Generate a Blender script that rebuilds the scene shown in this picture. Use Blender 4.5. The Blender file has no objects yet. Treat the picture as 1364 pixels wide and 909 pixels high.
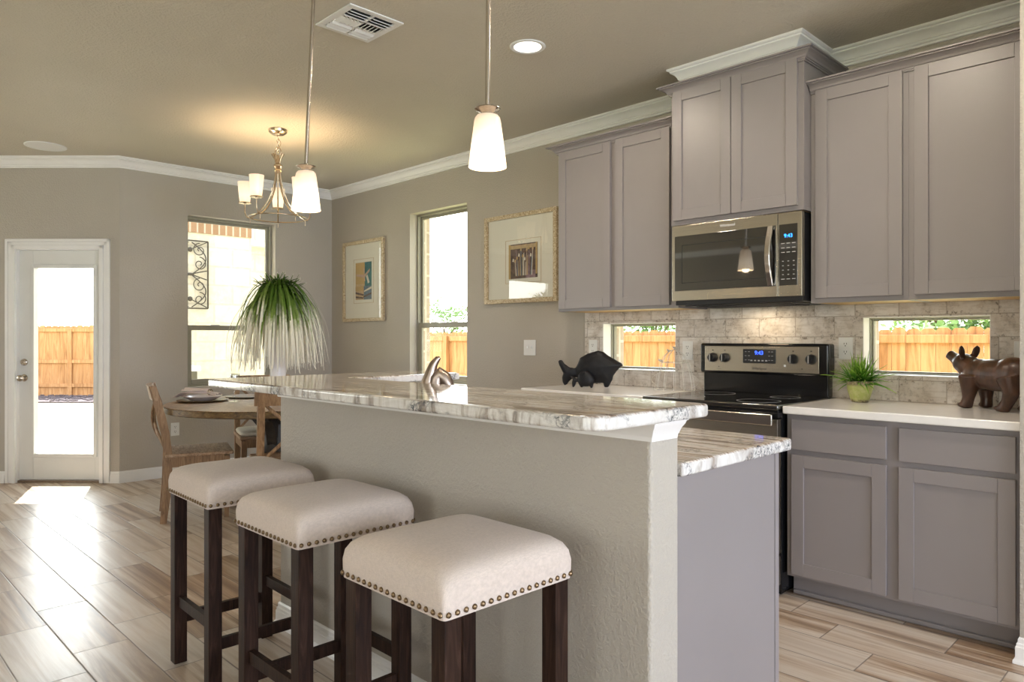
import bpy, bmesh, math, random
from mathutils import Vector, Matrix
R_ = math.radians
sc = bpy.context.scene
COL = sc.collection

# ------------------------------------------------------------------ camera
W_PX, F_PX, YAW, Y0, CAM_H = 1364, 960.55, 0.7799, 450.78, 1.2214
cd = bpy.data.cameras.new('camera'); cam = bpy.data.objects.new('camera', cd); COL.objects.link(cam)
cd.sensor_fit = 'HORIZONTAL'; cd.sensor_width = 36.0; cd.lens = 36.0 * F_PX / W_PX
cd.shift_y = -(454.5 - Y0) / W_PX
cd.clip_start = 0.05; cd.clip_end = 300
cam.location = (0, 0, CAM_H); cam.rotation_euler = (R_(90), 0, -YAW)
sc.camera = cam

# ------------------------------------------------------------------ exposure, sky, sun
vs = sc.view_settings
vs.view_transform = 'Standard'; vs.look = 'None'; vs.gamma = 1.0; vs.use_curve_mapping = False
vs.exposure = 0.1
sc.cycles.use_denoising = True
sc.cycles.max_bounces = 10; sc.cycles.diffuse_bounces = 6; sc.cycles.glossy_bounces = 5
sc.cycles.transparent_max_bounces = 24
sc.cycles.sample_clamp_indirect = 6.0
sc.cycles.caustics_reflective = False; sc.cycles.caustics_refractive = False
world = bpy.data.worlds.new('sky'); sc.world = world; world.use_nodes = True
wn = world.node_tree; bg = wn.nodes['Background']
SKY = 3.6
wtc = wn.nodes.new('ShaderNodeTexCoord'); wsep = wn.nodes.new('ShaderNodeSeparateXYZ'); wr = wn.nodes.new('ShaderNodeValToRGB')
wn.links.new(wtc.outputs['Generated'], wsep.inputs[0]); wn.links.new(wsep.outputs['Z'], wr.inputs[0]); 
wdot = wn.nodes.new('ShaderNodeVectorMath'); wdot.operation = 'DOT_PRODUCT'; wn.links.new(wtc.outputs['Generated'], wdot.inputs[0]); wdot.inputs[1].default_value = Vector((.35, .82, .45)).normalized()
wmx = wn.nodes.new('ShaderNodeMath'); wmx.operation = 'MAXIMUM'; wn.links.new(wdot.outputs['Value'], wmx.inputs[0]); wmx.inputs[1].default_value = 0.0
wpw = wn.nodes.new('ShaderNodeMath'); wpw.operation = 'POWER'; wn.links.new(wmx.outputs[0], wpw.inputs[0]); wpw.inputs[1].default_value = 3.0
wst = wn.nodes.new('ShaderNodeMath'); wst.operation = 'MULTIPLY_ADD'; wn.links.new(wpw.outputs[0], wst.inputs[0]); wst.inputs[1].default_value = 9.0; wst.inputs[2].default_value = SKY     # hazy glow round the sun
wn.links.new(wst.outputs[0], bg.inputs['Strength']); wn.links.new(wr.outputs[0], bg.inputs['Color'])
wr.color_ramp.elements[0].position = 0.0; wr.color_ramp.elements[0].color = (1.0, 0.99, 0.97, 1)
wr.color_ramp.elements[1].position = 0.9; wr.color_ramp.elements[1].color = (0.80, 0.90, 1.0, 1)
SUN_DIR = Vector((0.373, 1.0, 1.36)).normalized()      # towards the sun
sl = bpy.data.lights.new('sun', 'SUN'); sl.energy = 14; sl.angle = R_(0.6); sl.color = (1.0, 0.95, 0.87)
so = bpy.data.objects.new('sun', sl); COL.objects.link(so); so.rotation_euler = SUN_DIR.to_track_quat('Z', 'Y').to_euler()

def portal(cx, cy, cz, w, h, nx, ny):                  # marks a window opening for sky sampling
    l = bpy.data.lights.new('window_daylight', 'AREA'); l.shape = 'RECTANGLE'; l.size = w; l.size_y = h; l.cycles.is_portal = True
    o = bpy.data.objects.new('window_daylight', l); COL.objects.link(o); o.location = (cx, cy, cz)
    o.rotation_euler = Vector((-nx, -ny, 0)).to_track_quat('Z', 'Y').to_euler()
L_LEFT, L_REAR, L_NORTH = 1.0, (4.0, 9.0, 22.0), 7.0  # radiance of the added window lamps, tuned per wall
C_LEFT, C_REAR, C_NORTH = (1.0, .98, .95), (.71, .79, 1.0), (1.0, .98, .95)
def daylight(cx, cy, cz, w, h, nx, ny, rad, col):      # lamp added outside an unseen window to brighten the room
    l = bpy.data.lights.new('window_daylight', 'AREA'); l.shape = 'RECTANGLE'; l.size = w; l.size_y = h; l.energy = rad*math.pi*w*h; l.color = col
    o = bpy.data.objects.new('window_daylight', l); COL.objects.link(o); o.location = (cx, cy, cz)
    o.rotation_euler = Vector((-nx, -ny, 0)).to_track_quat('Z', 'Y').to_euler()
def point(name, loc, watt, col, rad=0.02):
    l = bpy.data.lights.new(name, 'POINT'); l.energy = watt; l.color = col; l.shadow_soft_size = rad
    o = bpy.data.objects.new(name, l); COL.objects.link(o); o.location = loc; return o
WARM = (1.0, 0.72, 0.42)

# ------------------------------------------------------------------ materials
def lin(r, g, b):
    f = lambda v: (v/255/12.92) if v/255 <= 0.04045 else ((v/255+0.055)/1.055)**2.4
    return (f(r), f(g), f(b), 1)
class G:
    """small node-graph helper"""
    def __init__(s, name):
        s.m = bpy.data.materials.new(name); s.m.use_nodes = True; s.t = s.m.node_tree
        s.bsdf = s.t.nodes['Principled BSDF']; s.out = s.t.nodes['Material Output']
    def n(s, typ, **kw):
        nd = s.t.nodes.new(typ)
        for k, v in kw.items(): setattr(nd, k, v)
        return nd
    def l(s, a, b): s.t.links.new(a, b)
    def put(s, sock, v):
        if isinstance(v, bpy.types.NodeSocket): s.l(v, sock)
        else: sock.default_value = v
    def coord(s, which='Object', scale=(1,1,1), loc=(0,0,0), rot=(0,0,0)):
        tc = s.n('ShaderNodeTexCoord'); mp = s.n('ShaderNodeMapping')
        s.l(tc.outputs[which], mp.inputs[0]); mp.inputs['Scale'].default_value = scale; mp.inputs['Location'].default_value = loc; mp.inputs['Rotation'].default_value = rot
        return mp.outputs[0]
    def math(s, op, a, b=0.0, c=0.0):
        nd = s.n('ShaderNodeMath', operation=op); s.put(nd.inputs[0], a); s.put(nd.inputs[1], b); s.put(nd.inputs[2], c); return nd.outputs[0]
    def noise(s, vec, scale=5, detail=4, rough=0.55, dist=0.0, out='Fac'):
        nd = s.n('ShaderNodeTexNoise'); s.l(vec, nd.inputs['Vector']); nd.inputs['Scale'].default_value = scale
        nd.inputs['Detail'].default_value = detail; nd.inputs['Roughness'].default_value = rough; nd.inputs['Distortion'].default_value = dist
        return nd.outputs[0 if out == 'Fac' else 1]
    def ramp(s, fac, stops, interp='LINEAR'):
        nd = s.n('ShaderNodeValToRGB'); s.l(fac, nd.inputs[0]); cr = nd.color_ramp; cr.interpolation = interp
        while len(cr.elements) < len(stops): cr.elements.new(0.5)
        for e, (p, c) in zip(cr.elements, stops):
            e.position = p; e.color = c if not isinstance(c, (int, float)) else (c, c, c, 1)
        return nd.outputs[0]
    def mix(s, fac, a, b, blend='MIX'):
        nd = s.n('ShaderNodeMix', data_type='RGBA', blend_type=blend)
        s.put(nd.inputs[0], fac); s.put(nd.inputs[6], a); s.put(nd.inputs[7], b); return nd.outputs[2]
    def bump(s, h, strength=0.2, dist=0.01):
        nd = s.n('ShaderNodeBump'); nd.inputs['Strength'].default_value = strength; nd.inputs['Distance'].default_value = dist
        s.l(h, nd.inputs['Height']); s.l(nd.outputs[0], s.bsdf.inputs['Normal'])
    def set(s, base=None, rough=None, metal=None, spec=None, **kw):
        I = s.bsdf.inputs
        if base is not None: s.put(I['Base Color'], base)
        if rough is not None: s.put(I['Roughness'], rough)
        if metal is not None: s.put(I['Metallic'], metal)
        if spec is not None: s.put(I['Specular IOR Level'], spec)
        for k, v in kw.items(): s.put(I[k], v)
        return s
def simple(name, col, rough=0.5, metal=0.0, spec=None, var=0.06, vscale=6.0, bump=None, **kw):
    g = G(name); c = g.coord()
    nz = g.noise(c, vscale, 4)
    lo = tuple(v*(1-var) for v in col[:3])+(1,); hi = tuple(min(1, v*(1+var)) for v in col[:3])+(1,)
    g.set(g.ramp(nz, [(0.3, lo), (0.7, hi)]), rough, metal, spec, **kw)
    if bump: g.bump(g.noise(c, bump[0], 3), bump[1], bump[2])
    return g.m

def wall_paint(name, col, bs=90, strength=0.35):
    g = G(name); c = g.coord()
    n1 = g.noise(c, bs, 3, 0.6); n2 = g.noise(c, 1.5, 2)
    lo = tuple(v*0.97 for v in col[:3])+(1,); hi = tuple(v*1.03 for v in col[:3])+(1,)
    g.set(g.ramp(n2, [(0.3, lo), (0.7, hi)]), 0.55, 0, 0.35)
    g.bump(g.ramp(n1, [(0.42, 0.0), (0.62, 1.0)]), strength, 0.004)
    return g.m
M = {}
M['wall'] = wall_paint('greige wall paint', (0.455, 0.417, 0.365, 1))
M['ceil'] = wall_paint('greige ceiling paint', (0.585, 0.535, 0.445, 1), 70, 0.5)
M['wall_out'] = simple('exterior siding paint', (0.55, 0.50, 0.42, 1), 0.8)
M['trim'] = simple('white trim paint', (0.84, 0.83, 0.825, 1), 0.35, var=0.02)
M['door'] = simple('white door paint', (0.74, 0.74, 0.72, 1), 0.35, var=0.02)
M['cab'] = simple('grey cabinet paint', (0.255, 0.231, 0.234, 1), 0.38, var=0.03, vscale=3, bump=(160, 0.03, 0.001))
M['cabwood'] = simple('raw birch underside', (0.62, 0.42, 0.20, 1), 0.6, var=0.12, vscale=12)
M['quartz'] = simple('white quartz', (0.80, 0.78, 0.76, 1), 0.12, var=0.03, vscale=20)
M['black'] = simple('black gloss enamel', (0.008, 0.008, 0.009, 1), 0.12, var=0.1)
M['blackmat'] = simple('black matte plastic', (0.015, 0.015, 0.017, 1), 0.45)
M['blackglass'] = simple('black glass', (0.006, 0.006, 0.006, 1), 0.03, 0.0, 1.0, 0.05, IOR=1.75)
M['plate'] = simple('white plastic', (0.80, 0.80, 0.79, 1), 0.35, var=0.01)
M['slot'] = simple('dark slot', (0.03, 0.03, 0.03, 1), 0.6)
def brushed(name, col, rough, scale=(1, 1, 400), var=0.10):
    g = G(name); c = g.coord(scale=scale); nz = g.noise(c, 2.0, 3)
    g.set(g.ramp(nz, [(0.3, tuple(v*(1-var) for v in col)+(1,)), (0.7, tuple(min(1, v*(1+var)) for v in col)+(1,))]), rough, 1.0)
    g.bump(nz, 0.04, 0.001)
    return g.m
M['steel'] = brushed('brushed stainless', (0.50, 0.46, 0.39), 0.26)
M['steel2'] = brushed('polished stainless', (0.66, 0.62, 0.56), 0.14)
M['nickel'] = brushed('brushed nickel', (0.56, 0.50, 0.43), 0.24, (40, 40, 2))
M['bronze'] = brushed('brushed nickel faucet', (0.36, 0.29, 0.24), 0.32, (20, 20, 3))
M['gold'] = brushed('warm champagne nickel', (0.58, 0.47, 0.34), 0.25, (40, 40, 40))
M['nail'] = simple('antique brass nailhead', (0.22, 0.15, 0.085, 1), 0.38, 1.0)
M['winframe'] = simple('tan bronze window frame', (0.30, 0.285, 0.225, 1), 0.4, var=0.03)
def fabric(name, col):
    g = G(name); c = g.coord(); n1 = g.noise(g.coord(scale=(260, 30, 260)), 3, 2); n2 = g.noise(g.coord(scale=(30, 260, 30)), 3, 2)
    w = g.math('ADD', n1, n2); n3 = g.noise(c, 18, 3)
    k = g.math('ADD', g.math('MULTIPLY', w, 0.45), g.math('MULTIPLY', n3, 0.08))
    g.set(g.ramp(k, [(0.36, tuple(v*0.86 for v in col)+(1,)), (0.62, tuple(min(1, v*1.08) for v in col)+(1,))]), 0.9, 0, 0.2)
    g.bump(w, 0.25, 0.001)
    g.bsdf.inputs['Sheen Weight'].default_value = 0.15
    return g.m
M['linen'] = fabric('cream linen', (0.625, 0.535, 0.475))
M['cream'] = fabric('cream cushion cloth', (0.72, 0.68, 0.58))
def wood(name, stops, along=(3, 3, 0.5), rough=0.4, scale=6, dist=1.5, bump=0.1):
    g = G(name); c = g.coord(scale=along); nz = g.noise(c, scale, 8, 0.6, dist)
    g.set(g.ramp(nz, stops), rough); g.bump(nz, bump, 0.003); return g.m
M['espresso'] = wood('espresso stained wood', [(0.3, (0.010, 0.005, 0.004, 1)), (0.55, (0.030, 0.015, 0.010, 1)), (0.75, (0.065, 0.034, 0.024, 1))], (14, 14, 1.2), 0.45, 4)
M['espresso'].node_tree.nodes['Principled BSDF'].inputs['Specular IOR Level'].default_value = 0.12
M['oak'] = wood('weathered oak', [(0.3, (0.17, 0.10, 0.055, 1)), (0.55, (0.33, 0.205, 0.115, 1)), (0.75, (0.46, 0.32, 0.20, 1))], (10, 10, 1.5), 0.55, 4)
M['oaktop'] = wood('weathered plank seat', [(0.3, (0.20, 0.12, 0.08, 1)), (0.5, (0.42, 0.28, 0.18, 1)), (0.72, (0.60, 0.46, 0.34, 1))], (12, 1.6, 12), 0.5, 4)
M['tabletop'] = wood('reclaimed wood table top', [(0.3, (0.055, 0.026, 0.010, 1)), (0.48, (0.24, 0.13, 0.055, 1)), (0.7, (0.50, 0.34, 0.19, 1))], (2.2, 12, 4), 0.42, 4, 2.5, 0.25)
M['tablerim'] = wood('scorched table rim', [(0.3, (0.05, 0.028, 0.01, 1)), (0.55, (0.17, 0.10, 0.03, 1)), (0.8, (0.32, 0.24, 0.09, 1))], (5, 5, 14), 0.45, 3)
M['darkbase'] = simple('black-brown carved base', (0.035, 0.028, 0.022, 1), 0.5, var=0.4, vscale=18, bump=(30, 0.3, 0.006))
def frame_mat(name):
    g = G(name); nz = g.noise(g.coord(scale=(8, 8, 8)), 9, 6, 0.65, 2.0)
    g.set(g.ramp(nz, [(0.32, (0.17, 0.10, 0.045, 1)), (0.47, (0.46, 0.34, 0.19, 1)), (0.6, (0.74, 0.66, 0.48, 1)), (0.75, (0.83, 0.78, 0.66, 1))]), 0.4)
    g.bump(nz, 0.3, 0.004); return g.m
M['frame'] = frame_mat('gilded driftwood frame')
M['matboard'] = simple('ivory mat board', (0.80, 0.78, 0.69, 1), 0.9, var=0.01)
M['fishblk'] = simple('charcoal ceramic', (0.007, 0.007, 0.009, 1), 0.42, 0.0, 0.3, 0.3, 30, bump=(60, 0.25, 0.003))
M['pigwood'] = wood('dark carved wood', [(0.3, (0.022, 0.010, 0.006, 1)), (0.6, (0.075, 0.032, 0.018, 1)), (0.8, (0.12, 0.055, 0.03, 1))], (6, 6, 2), 0.33, 4, 1, 0.08)
M['wire'] = simple('whitewashed wire', (0.62, 0.60, 0.55, 1), 0.5, 0.3)
M['iron'] = simple('black wrought iron', (0.045, 0.035, 0.025, 1), 0.5)
def leafmat(name, stops):
    g = G(name); uv = g.n('ShaderNodeUVMap'); sp = g.n('ShaderNodeSeparateXYZ'); g.l(uv.outputs[0], sp.inputs[0])
    nz = g.noise(g.coord(), 30, 2)
    f = g.math('ADD', sp.outputs['Y'], g.math('MULTIPLY', g.math('SUBTRACT', nz, 0.5), 0.15))
    col = g.ramp(f, stops)
    g.set(col, 0.5)
    tr = g.n('ShaderNodeBsdfTranslucent'); g.l(col, tr.inputs[0]); mx = g.n('ShaderNodeMixShader'); mx.inputs[0].default_value = 0.3
    g.l(g.bsdf.outputs[0], mx.inputs[1]); g.l(tr.outputs[0], mx.inputs[2]); g.l(mx.outputs[0], g.out.inputs[0])
    return g.m
M['bigleaf'] = leafmat('green to ivory leaf', [(0.0, (0.035, 0.075, 0.008, 1)), (0.48, (0.085, 0.17, 0.015, 1)), (0.60, (0.20, 0.29, 0.06, 1)), (0.70, (0.86, 0.83, 0.70, 1)), (1.0, (0.90, 0.87, 0.78, 1))])
M['grassleaf'] = leafmat('fresh green blade', [(0.0, (0.02, 0.075, 0.01, 1)), (0.55, (0.07, 0.22, 0.015, 1)), (1.0, (0.34, 0.52, 0.07, 1))])
M['treeleaf'] = leafmat('tree leaf', [(0.0, (0.10, 0.19, 0.05, 1)), (1.0, (0.22, 0.34, 0.10, 1))])
M['bark'] = simple('bark', (0.12, 0.08, 0.05, 1), 0.9)
def pot_mat():
    g = G('green crackle glaze'); c = g.coord(); nz = g.noise(c, 60, 5, 0.7); sp = g.n('ShaderNodeSeparateXYZ'); g.l(c, sp.inputs[0])
    z = g.math('ADD', sp.outputs['Z'], g.math('MULTIPLY', g.math('SUBTRACT', nz, 0.5), 0.03))
    band = g.ramp(z, [(0.008, (0.12, 0.085, 0.05, 1)), (0.016, (0.33, 0.36, 0.10, 1)), (0.078, (0.36, 0.40, 0.12, 1)), (0.09, (0.16, 0.12, 0.075, 1))])
    g.set(g.mix(g.ramp(nz, [(0.45, 0.0), (0.65, 0.7)]), band, (0.5, 0.47, 0.25, 1)), 0.3); g.bump(nz, 0.2, 0.002); return g.m
M['pot'] = pot_mat()
M['ceramic'] = simple('lilac-grey ceramic', (0.72, 0.67, 0.70, 1), 0.2, var=0.02)
M['charger'] = wood('dark rattan charger', [(0.3, (0.07, 0.04, 0.015, 1)), (0.6, (0.24, 0.15, 0.06, 1)), (0.8, (0.36, 0.25, 0.11, 1))], (20, 20, 20), 0.4, 4)
M['napkin'] = fabric('dusty pink napkin', (0.72, 0.61, 0.58))
M['vase'] = simple('frosted white glass', (0.84, 0.82, 0.84, 1), 0.25, var=0.02)
def pane_mat(name, tint=(0.97, 0.985, 0.975, 1), ior=1.45, boost=1.0):
    g = G(name); g.t.nodes.remove(g.bsdf)
    tr = g.n('ShaderNodeBsdfTransparent'); tr.inputs[0].default_value = tint
    gl = g.n('ShaderNodeBsdfGlossy'); gl.inputs['Roughness'].default_value = 0.0
    ge = g.n('ShaderNodeNewGeometry'); dt = g.n('ShaderNodeVectorMath', operation='DOT_PRODUCT'); g.l(ge.outputs['Incoming'], dt.inputs[0]); g.l(ge.outputs['Normal'], dt.inputs[1])
    f0 = ((ior-1)/(ior+1))**2; sch = g.math('ADD', f0, g.math('MULTIPLY', 1-f0, g.math('POWER', g.math('SUBTRACT', 1.0, g.math('ABSOLUTE', dt.outputs['Value'])), 5.0)))
    mx = g.n('ShaderNodeMixShader'); g.l(g.math('MULTIPLY', sch, boost), mx.inputs[0]); g.l(tr.outputs[0], mx.inputs[1]); g.l(gl.outputs[0], mx.inputs[2]); g.l(mx.outputs[0], g.out.inputs[0])
    return g.m
M['pane'] = pane_mat('window glass', boost=0.3)
M['picglass'] = pane_mat('picture glass', (1, 1, 1, 1), 1.5, 1.0)
M['wineglass'] = pane_mat('wine glass', (0.90, 0.92, 0.92, 1), 1.6, 3.0)
def emit(name, col, strength):
    g = G(name); g.set(col, 0.4); g.put(g.bsdf.inputs['Emission Color'], col); g.bsdf.inputs['Emission Strength'].default_value = strength; return g.m
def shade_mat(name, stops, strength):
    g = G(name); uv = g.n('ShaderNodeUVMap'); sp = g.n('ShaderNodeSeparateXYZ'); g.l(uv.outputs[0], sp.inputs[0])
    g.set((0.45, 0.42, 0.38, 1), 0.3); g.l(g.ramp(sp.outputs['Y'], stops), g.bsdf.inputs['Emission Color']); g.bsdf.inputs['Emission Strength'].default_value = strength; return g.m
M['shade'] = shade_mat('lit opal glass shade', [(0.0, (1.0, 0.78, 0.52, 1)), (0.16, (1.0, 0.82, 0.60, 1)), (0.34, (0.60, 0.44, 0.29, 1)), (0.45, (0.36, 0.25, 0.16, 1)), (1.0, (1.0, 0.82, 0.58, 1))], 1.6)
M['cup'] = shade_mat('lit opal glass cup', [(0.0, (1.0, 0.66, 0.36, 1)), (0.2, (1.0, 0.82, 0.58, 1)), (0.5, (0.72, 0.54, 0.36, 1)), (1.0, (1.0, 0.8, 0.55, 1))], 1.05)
M['bulb'] = emit('lit bulb', (1.0, 0.84, 0.60, 1), 6.0)
M['can'] = emit('lit recessed lens', (1.0, 0.93, 0.80, 1), 3.0)
M['led'] = emit('blue led digits', (0.03, 0.10, 1.0, 1), 4.0)
M['ledcy'] = emit('cyan led digits', (0.02, 0.30, 1.0, 1), 3.0)
M['print'] = simple('printed marks', (0.42, 0.42, 0.43, 1), 0.5, var=0.0)
M['printdk'] = simple('dark printed marks', (0.06, 0.055, 0.05, 1), 0.5, var=0.0)
M['printlt'] = simple('light printed marks', (0.75, 0.75, 0.75, 1), 0.4, var=0.0)

def floor_mat():
    g = G('wood look tile'); c = g.coord(); sp = g.n('ShaderNodeSeparateXYZ'); g.l(c, sp.inputs[0])
    W, L = 0.2, 0.606
    u = g.math('DIVIDE', g.math('SUBTRACT', sp.outputs['X'], 2.952), W); row = g.math('FLOOR', u); fu = g.math('FRACT', u)
    v = g.math('DIVIDE', g.math('SUBTRACT', g.math('SUBTRACT', sp.outputs['Y'], 0.601), g.math('MULTIPLY', row, 0.2067)), L)
    idy = g.math('FLOOR', v); fv = g.math('FRACT', v)
    eu = g.math('MINIMUM', fu, g.math('SUBTRACT', 1.0, fu)); ev = g.math('MINIMUM', fv, g.math('SUBTRACT', 1.0, fv))
    edge = g.math('MINIMUM', g.math('MULTIPLY', eu, W), g.math('MULTIPLY', ev, L))
    cb = g.n('ShaderNodeCombineXYZ'); g.l(row, cb.inputs[0]); g.l(idy, cb.inputs[1])
    wn_ = g.n('ShaderNodeTexWhiteNoise', noise_dimensions='3D'); g.l(cb.outputs[0], wn_.inputs[0])
    off = g.n('ShaderNodeVectorMath', operation='MULTIPLY_ADD'); g.l(wn_.outputs[1], off.inputs[0]); off.inputs[1].default_value = (37, 41, 13); g.l(c, off.inputs[2])
    st = g.n('ShaderNodeVectorMath', operation='MULTIPLY'); g.l(off.outputs[0], st.inputs[0]); st.inputs[1].default_value = (9.0, 0.42, 1)
    grain = g.noise(st.outputs[0], 1.5, 6, 0.58, 0.7)
    st2 = g.n('ShaderNodeVectorMath', operation='MULTIPLY'); g.l(off.outputs[0], st2.inputs[0]); st2.inputs[1].default_value = (70, 3, 1)
    fine = g.noise(st2.outputs[0], 2.0, 3, 0.6)
    grain = g.math('ADD', grain, g.math('MULTIPLY', g.math('SUBTRACT', wn_.outputs[0], 0.5), 0.16))
    base = g.ramp(grain, [(0.30, (0.17, 0.10, 0.06, 1)), (0.41, (0.35, 0.235, 0.15, 1)), (0.49, (0.53, 0.42, 0.325, 1)), (0.57, (0.65, 0.575, 0.50, 1)), (0.66, (0.45, 0.345, 0.255, 1)), (0.78, (0.63, 0.55, 0.47, 1))])
    base = g.mix(g.math('MULTIPLY', g.ramp(fine, [(0.35, 0.0), (0.7, 1.0)]), 0.14), base, (0.30, 0.22, 0.16, 1))
    base = g.mix(g.math('MULTIPLY', g.math('POWER', wn_.outputs[0], 1.6), 0.55), base, (0.58, 0.52, 0.465, 1))
    gr = g.ramp(edge, [(0.0020, 1.0), (0.0032, 0.0)])
    col = g.mix(gr, base, (0.17, 0.145, 0.13, 1))
    rg = g.math('ADD', 0.27, g.math('MULTIPLY', fine, 0.14))
    g.set(col, g.math('ADD', rg, g.math('MULTIPLY', gr, 0.4)), 0, 1.0)
    h = g.math('SUBTRACT', g.math('MULTIPLY', fine, 0.10), g.math('MULTIPLY', gr, 1.0))
    g.bump(h, 0.22, 0.003); return g.m
M['floor'] = floor_mat()
def granite():
    g = G('fantasy brown stone'); c = g.coord()
    wz = g.noise(g.coord(scale=(3.0, 1.0, 3.0)), 1.6, 3, 0.5, 0.5, 'Color')
    wp = g.n('ShaderNodeVectorMath', operation='MULTIPLY_ADD'); g.l(wz, wp.inputs[0]); wp.inputs[1].default_value = (0.10, 0.5, 0.30); g.l(c, wp.inputs[2])
    s1 = g.n('ShaderNodeVectorMath', operation='MULTIPLY'); g.l(wp.outputs[0], s1.inputs[0]); s1.inputs[1].default_value = (26, 0.8, 9)
    a = g.noise(s1.outputs[0], 1.25, 9, 0.62, 0.6)
    col = g.ramp(a, [(0.30, (0.07, 0.05, 0.04, 1)), (0.40, (0.19, 0.135, 0.10, 1)), (0.45, (0.42, 0.33, 0.27, 1)), (0.50, (0.76, 0.73, 0.70, 1)), (0.55, (0.30, 0.245, 0.21, 1)), (0.60, (0.74, 0.72, 0.70, 1)), (0.70, (0.36, 0.35, 0.36, 1))])
    b = g.noise(wp.outputs[0], 7.5, 3, 0.5); d = g.noise(c, 75, 5, 0.75, 1.0)
    mask = g.math('MULTIPLY', g.ramp(b, [(0.52, 0.0), (0.62, 1.0)]), g.ramp(d, [(0.45, 0.0), (0.57, 1.0)]))
    col = g.mix(g.math('MULTIPLY', mask, 0.85), col, (0.075, 0.085, 0.10, 1))
    geo = g.n('ShaderNodeNewGeometry'); sp = g.n('ShaderNodeSeparateXYZ'); g.l(geo.outputs['Normal'], sp.inputs[0])
    w2 = g.noise(g.coord(scale=(2, 5, 1.0)), 2.2, 6, 0.6, 1.2)
    ecol = g.ramp(w2, [(0.33, (0.09, 0.085, 0.085, 1)), (0.41, (0.36, 0.31, 0.27, 1)), (0.48, (0.68, 0.66, 0.64, 1)), (0.58, (0.78, 0.77, 0.76, 1)), (0.66, (0.40, 0.36, 0.33, 1))])
    ecol = g.mix(g.math('MULTIPLY', mask, 0.9), ecol, (0.05, 0.06, 0.075, 1))
    side = g.ramp(sp.outputs['Z'], [(0.35, 0.85), (0.85, 0.0)])       # polished edges cut across the veins
    g.set(g.mix(side, col, ecol), 0.07, 0, 0.45); return g.m
M['granite'] = granite()
def tile_mat():
    g = G('distressed cream wall tile'); tc = g.n('ShaderNodeTexCoord'); sp = g.n('ShaderNodeSeparateXYZ'); g.l(tc.outputs['Object'], sp.inputs[0])
    TW, TH = 0.212, 0.1085
    v = g.math('DIVIDE', g.math('SUBTRACT', sp.outputs['Z'], 0.903), TH); row = g.math('FLOOR', v); fv = g.math('FRACT', v)
    half = g.math('MULTIPLY', g.math('MODULO', row, 2.0), 0.5)
    u = g.math('ADD', g.math('DIVIDE', g.math('SUBTRACT', sp.outputs['Y'], 0.15), TW), half); iu = g.math('FLOOR', u); fu = g.math('FRACT', u)
    eu = g.math('MULTIPLY', g.math('MINIMUM', fu, g.math('SUBTRACT', 1.0, fu)), TW); ev = g.math('MULTIPLY', g.math('MINIMUM', fv, g.math('SUBTRACT', 1.0, fv)), TH)
    e = g.math('MINIMUM', eu, ev)
    cb = g.n('ShaderNodeCombineXYZ'); g.l(row, cb.inputs[0]); g.l(iu, cb.inputs[1]); w = g.n('ShaderNodeTexWhiteNoise', noise_dimensions='3D'); g.l(cb.outputs[0], w.inputs[0])
    off = g.n('ShaderNodeVectorMath', operation='MULTIPLY_ADD'); g.l(w.outputs[1], off.inputs[0]); off.inputs[1].default_value = (9, 7, 11); g.l(tc.outputs['Object'], off.inputs[2])
    n1 = g.noise(off.outputs[0], 9, 6, 0.65); n2 = g.noise(off.outputs[0], 55, 5, 0.75)
    st = g.n('ShaderNodeVectorMath', operation='MULTIPLY'); g.l(off.outputs[0], st.inputs[0]); st.inputs[1].default_value = (6, 6, 45)
    n3 = g.noise(st.outputs[0], 2, 4, 0.6)
    col = g.ramp(n1, [(0.3, (0.44, 0.37, 0.31, 1)), (0.44, (0.64, 0.58, 0.52, 1)), (0.62, (0.78, 0.74, 0.70, 1))])
    col = g.mix(g.math('MULTIPLY', g.ramp(n3, [(0.5, 0.0), (0.68, 1.0)]), 0.35), col, (0.33, 0.25, 0.18, 1))
    nearedge = g.ramp(e, [(0.0, 1.0), (0.02, 0.0)])
    col = g.mix(g.math('MULTIPLY', w.outputs[0], 0.22), col, (0.40, 0.36, 0.33, 1))
    chip = g.math('MULTIPLY', g.ramp(n2, [(0.535, 0.0), (0.60, 1.0)]), g.math('MULTIPLY', g.ramp(n1, [(0.46, 1.0), (0.58, 0.0)]), g.math('ADD', 0.30, g.math('MULTIPLY', nearedge, 0.75))))
    col = g.mix(chip, col, (0.10, 0.075, 0.055, 1))
    gr = g.ramp(e, [(0.0009, 1.0), (0.0018, 0.0)])
    col = g.mix(gr, col, (0.36, 0.31, 0.26, 1))
    g.set(col, 0.42); g.bump(g.math('SUBTRACT', g.math('MULTIPLY', n1, 0.3), g.math('ADD', gr, g.math('MULTIPLY', chip, 0.3))), 0.25, 0.002); return g.m
M['tile'] = tile_mat()
def brickwork(name, bw, bh, mortar, c1, c2, cm, rot=(0, 0, 0), rough=0.85, bmp=0.5, loc=(0, 0, 0)):
    g = G(name); c = g.coord(rot=rot, loc=loc); b = g.n('ShaderNodeTexBrick'); g.l(c, b.inputs['Vector'])
    b.inputs['Scale'].default_value = 1.0; b.inputs['Brick Width'].default_value = bw; b.inputs['Row Height'].default_value = bh; b.inputs['Mortar Size'].default_value = mortar
    b.inputs['Color1'].default_value = c1; b.inputs['Color2'].default_value = c2; b.inputs['Mortar'].default_value = cm; b.inputs['Bias'].default_value = 0.0
    nz = g.noise(c, 12, 6, 0.7)
    g.set(g.mix(0.5, b.outputs[0], g.mix(g.ramp(nz, [(0.3, 0.0), (0.7, 1.0)]), tuple(v*0.8 for v in c1[:3])+(1,), tuple(min(1, v*1.1) for v in c2[:3])+(1,))), rough)
    g.bump(g.math('ADD', g.math('MULTIPLY', b.outputs[1], -1.0), g.math('MULTIPLY', nz, 0.5)), bmp, 0.01); return g.m
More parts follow.
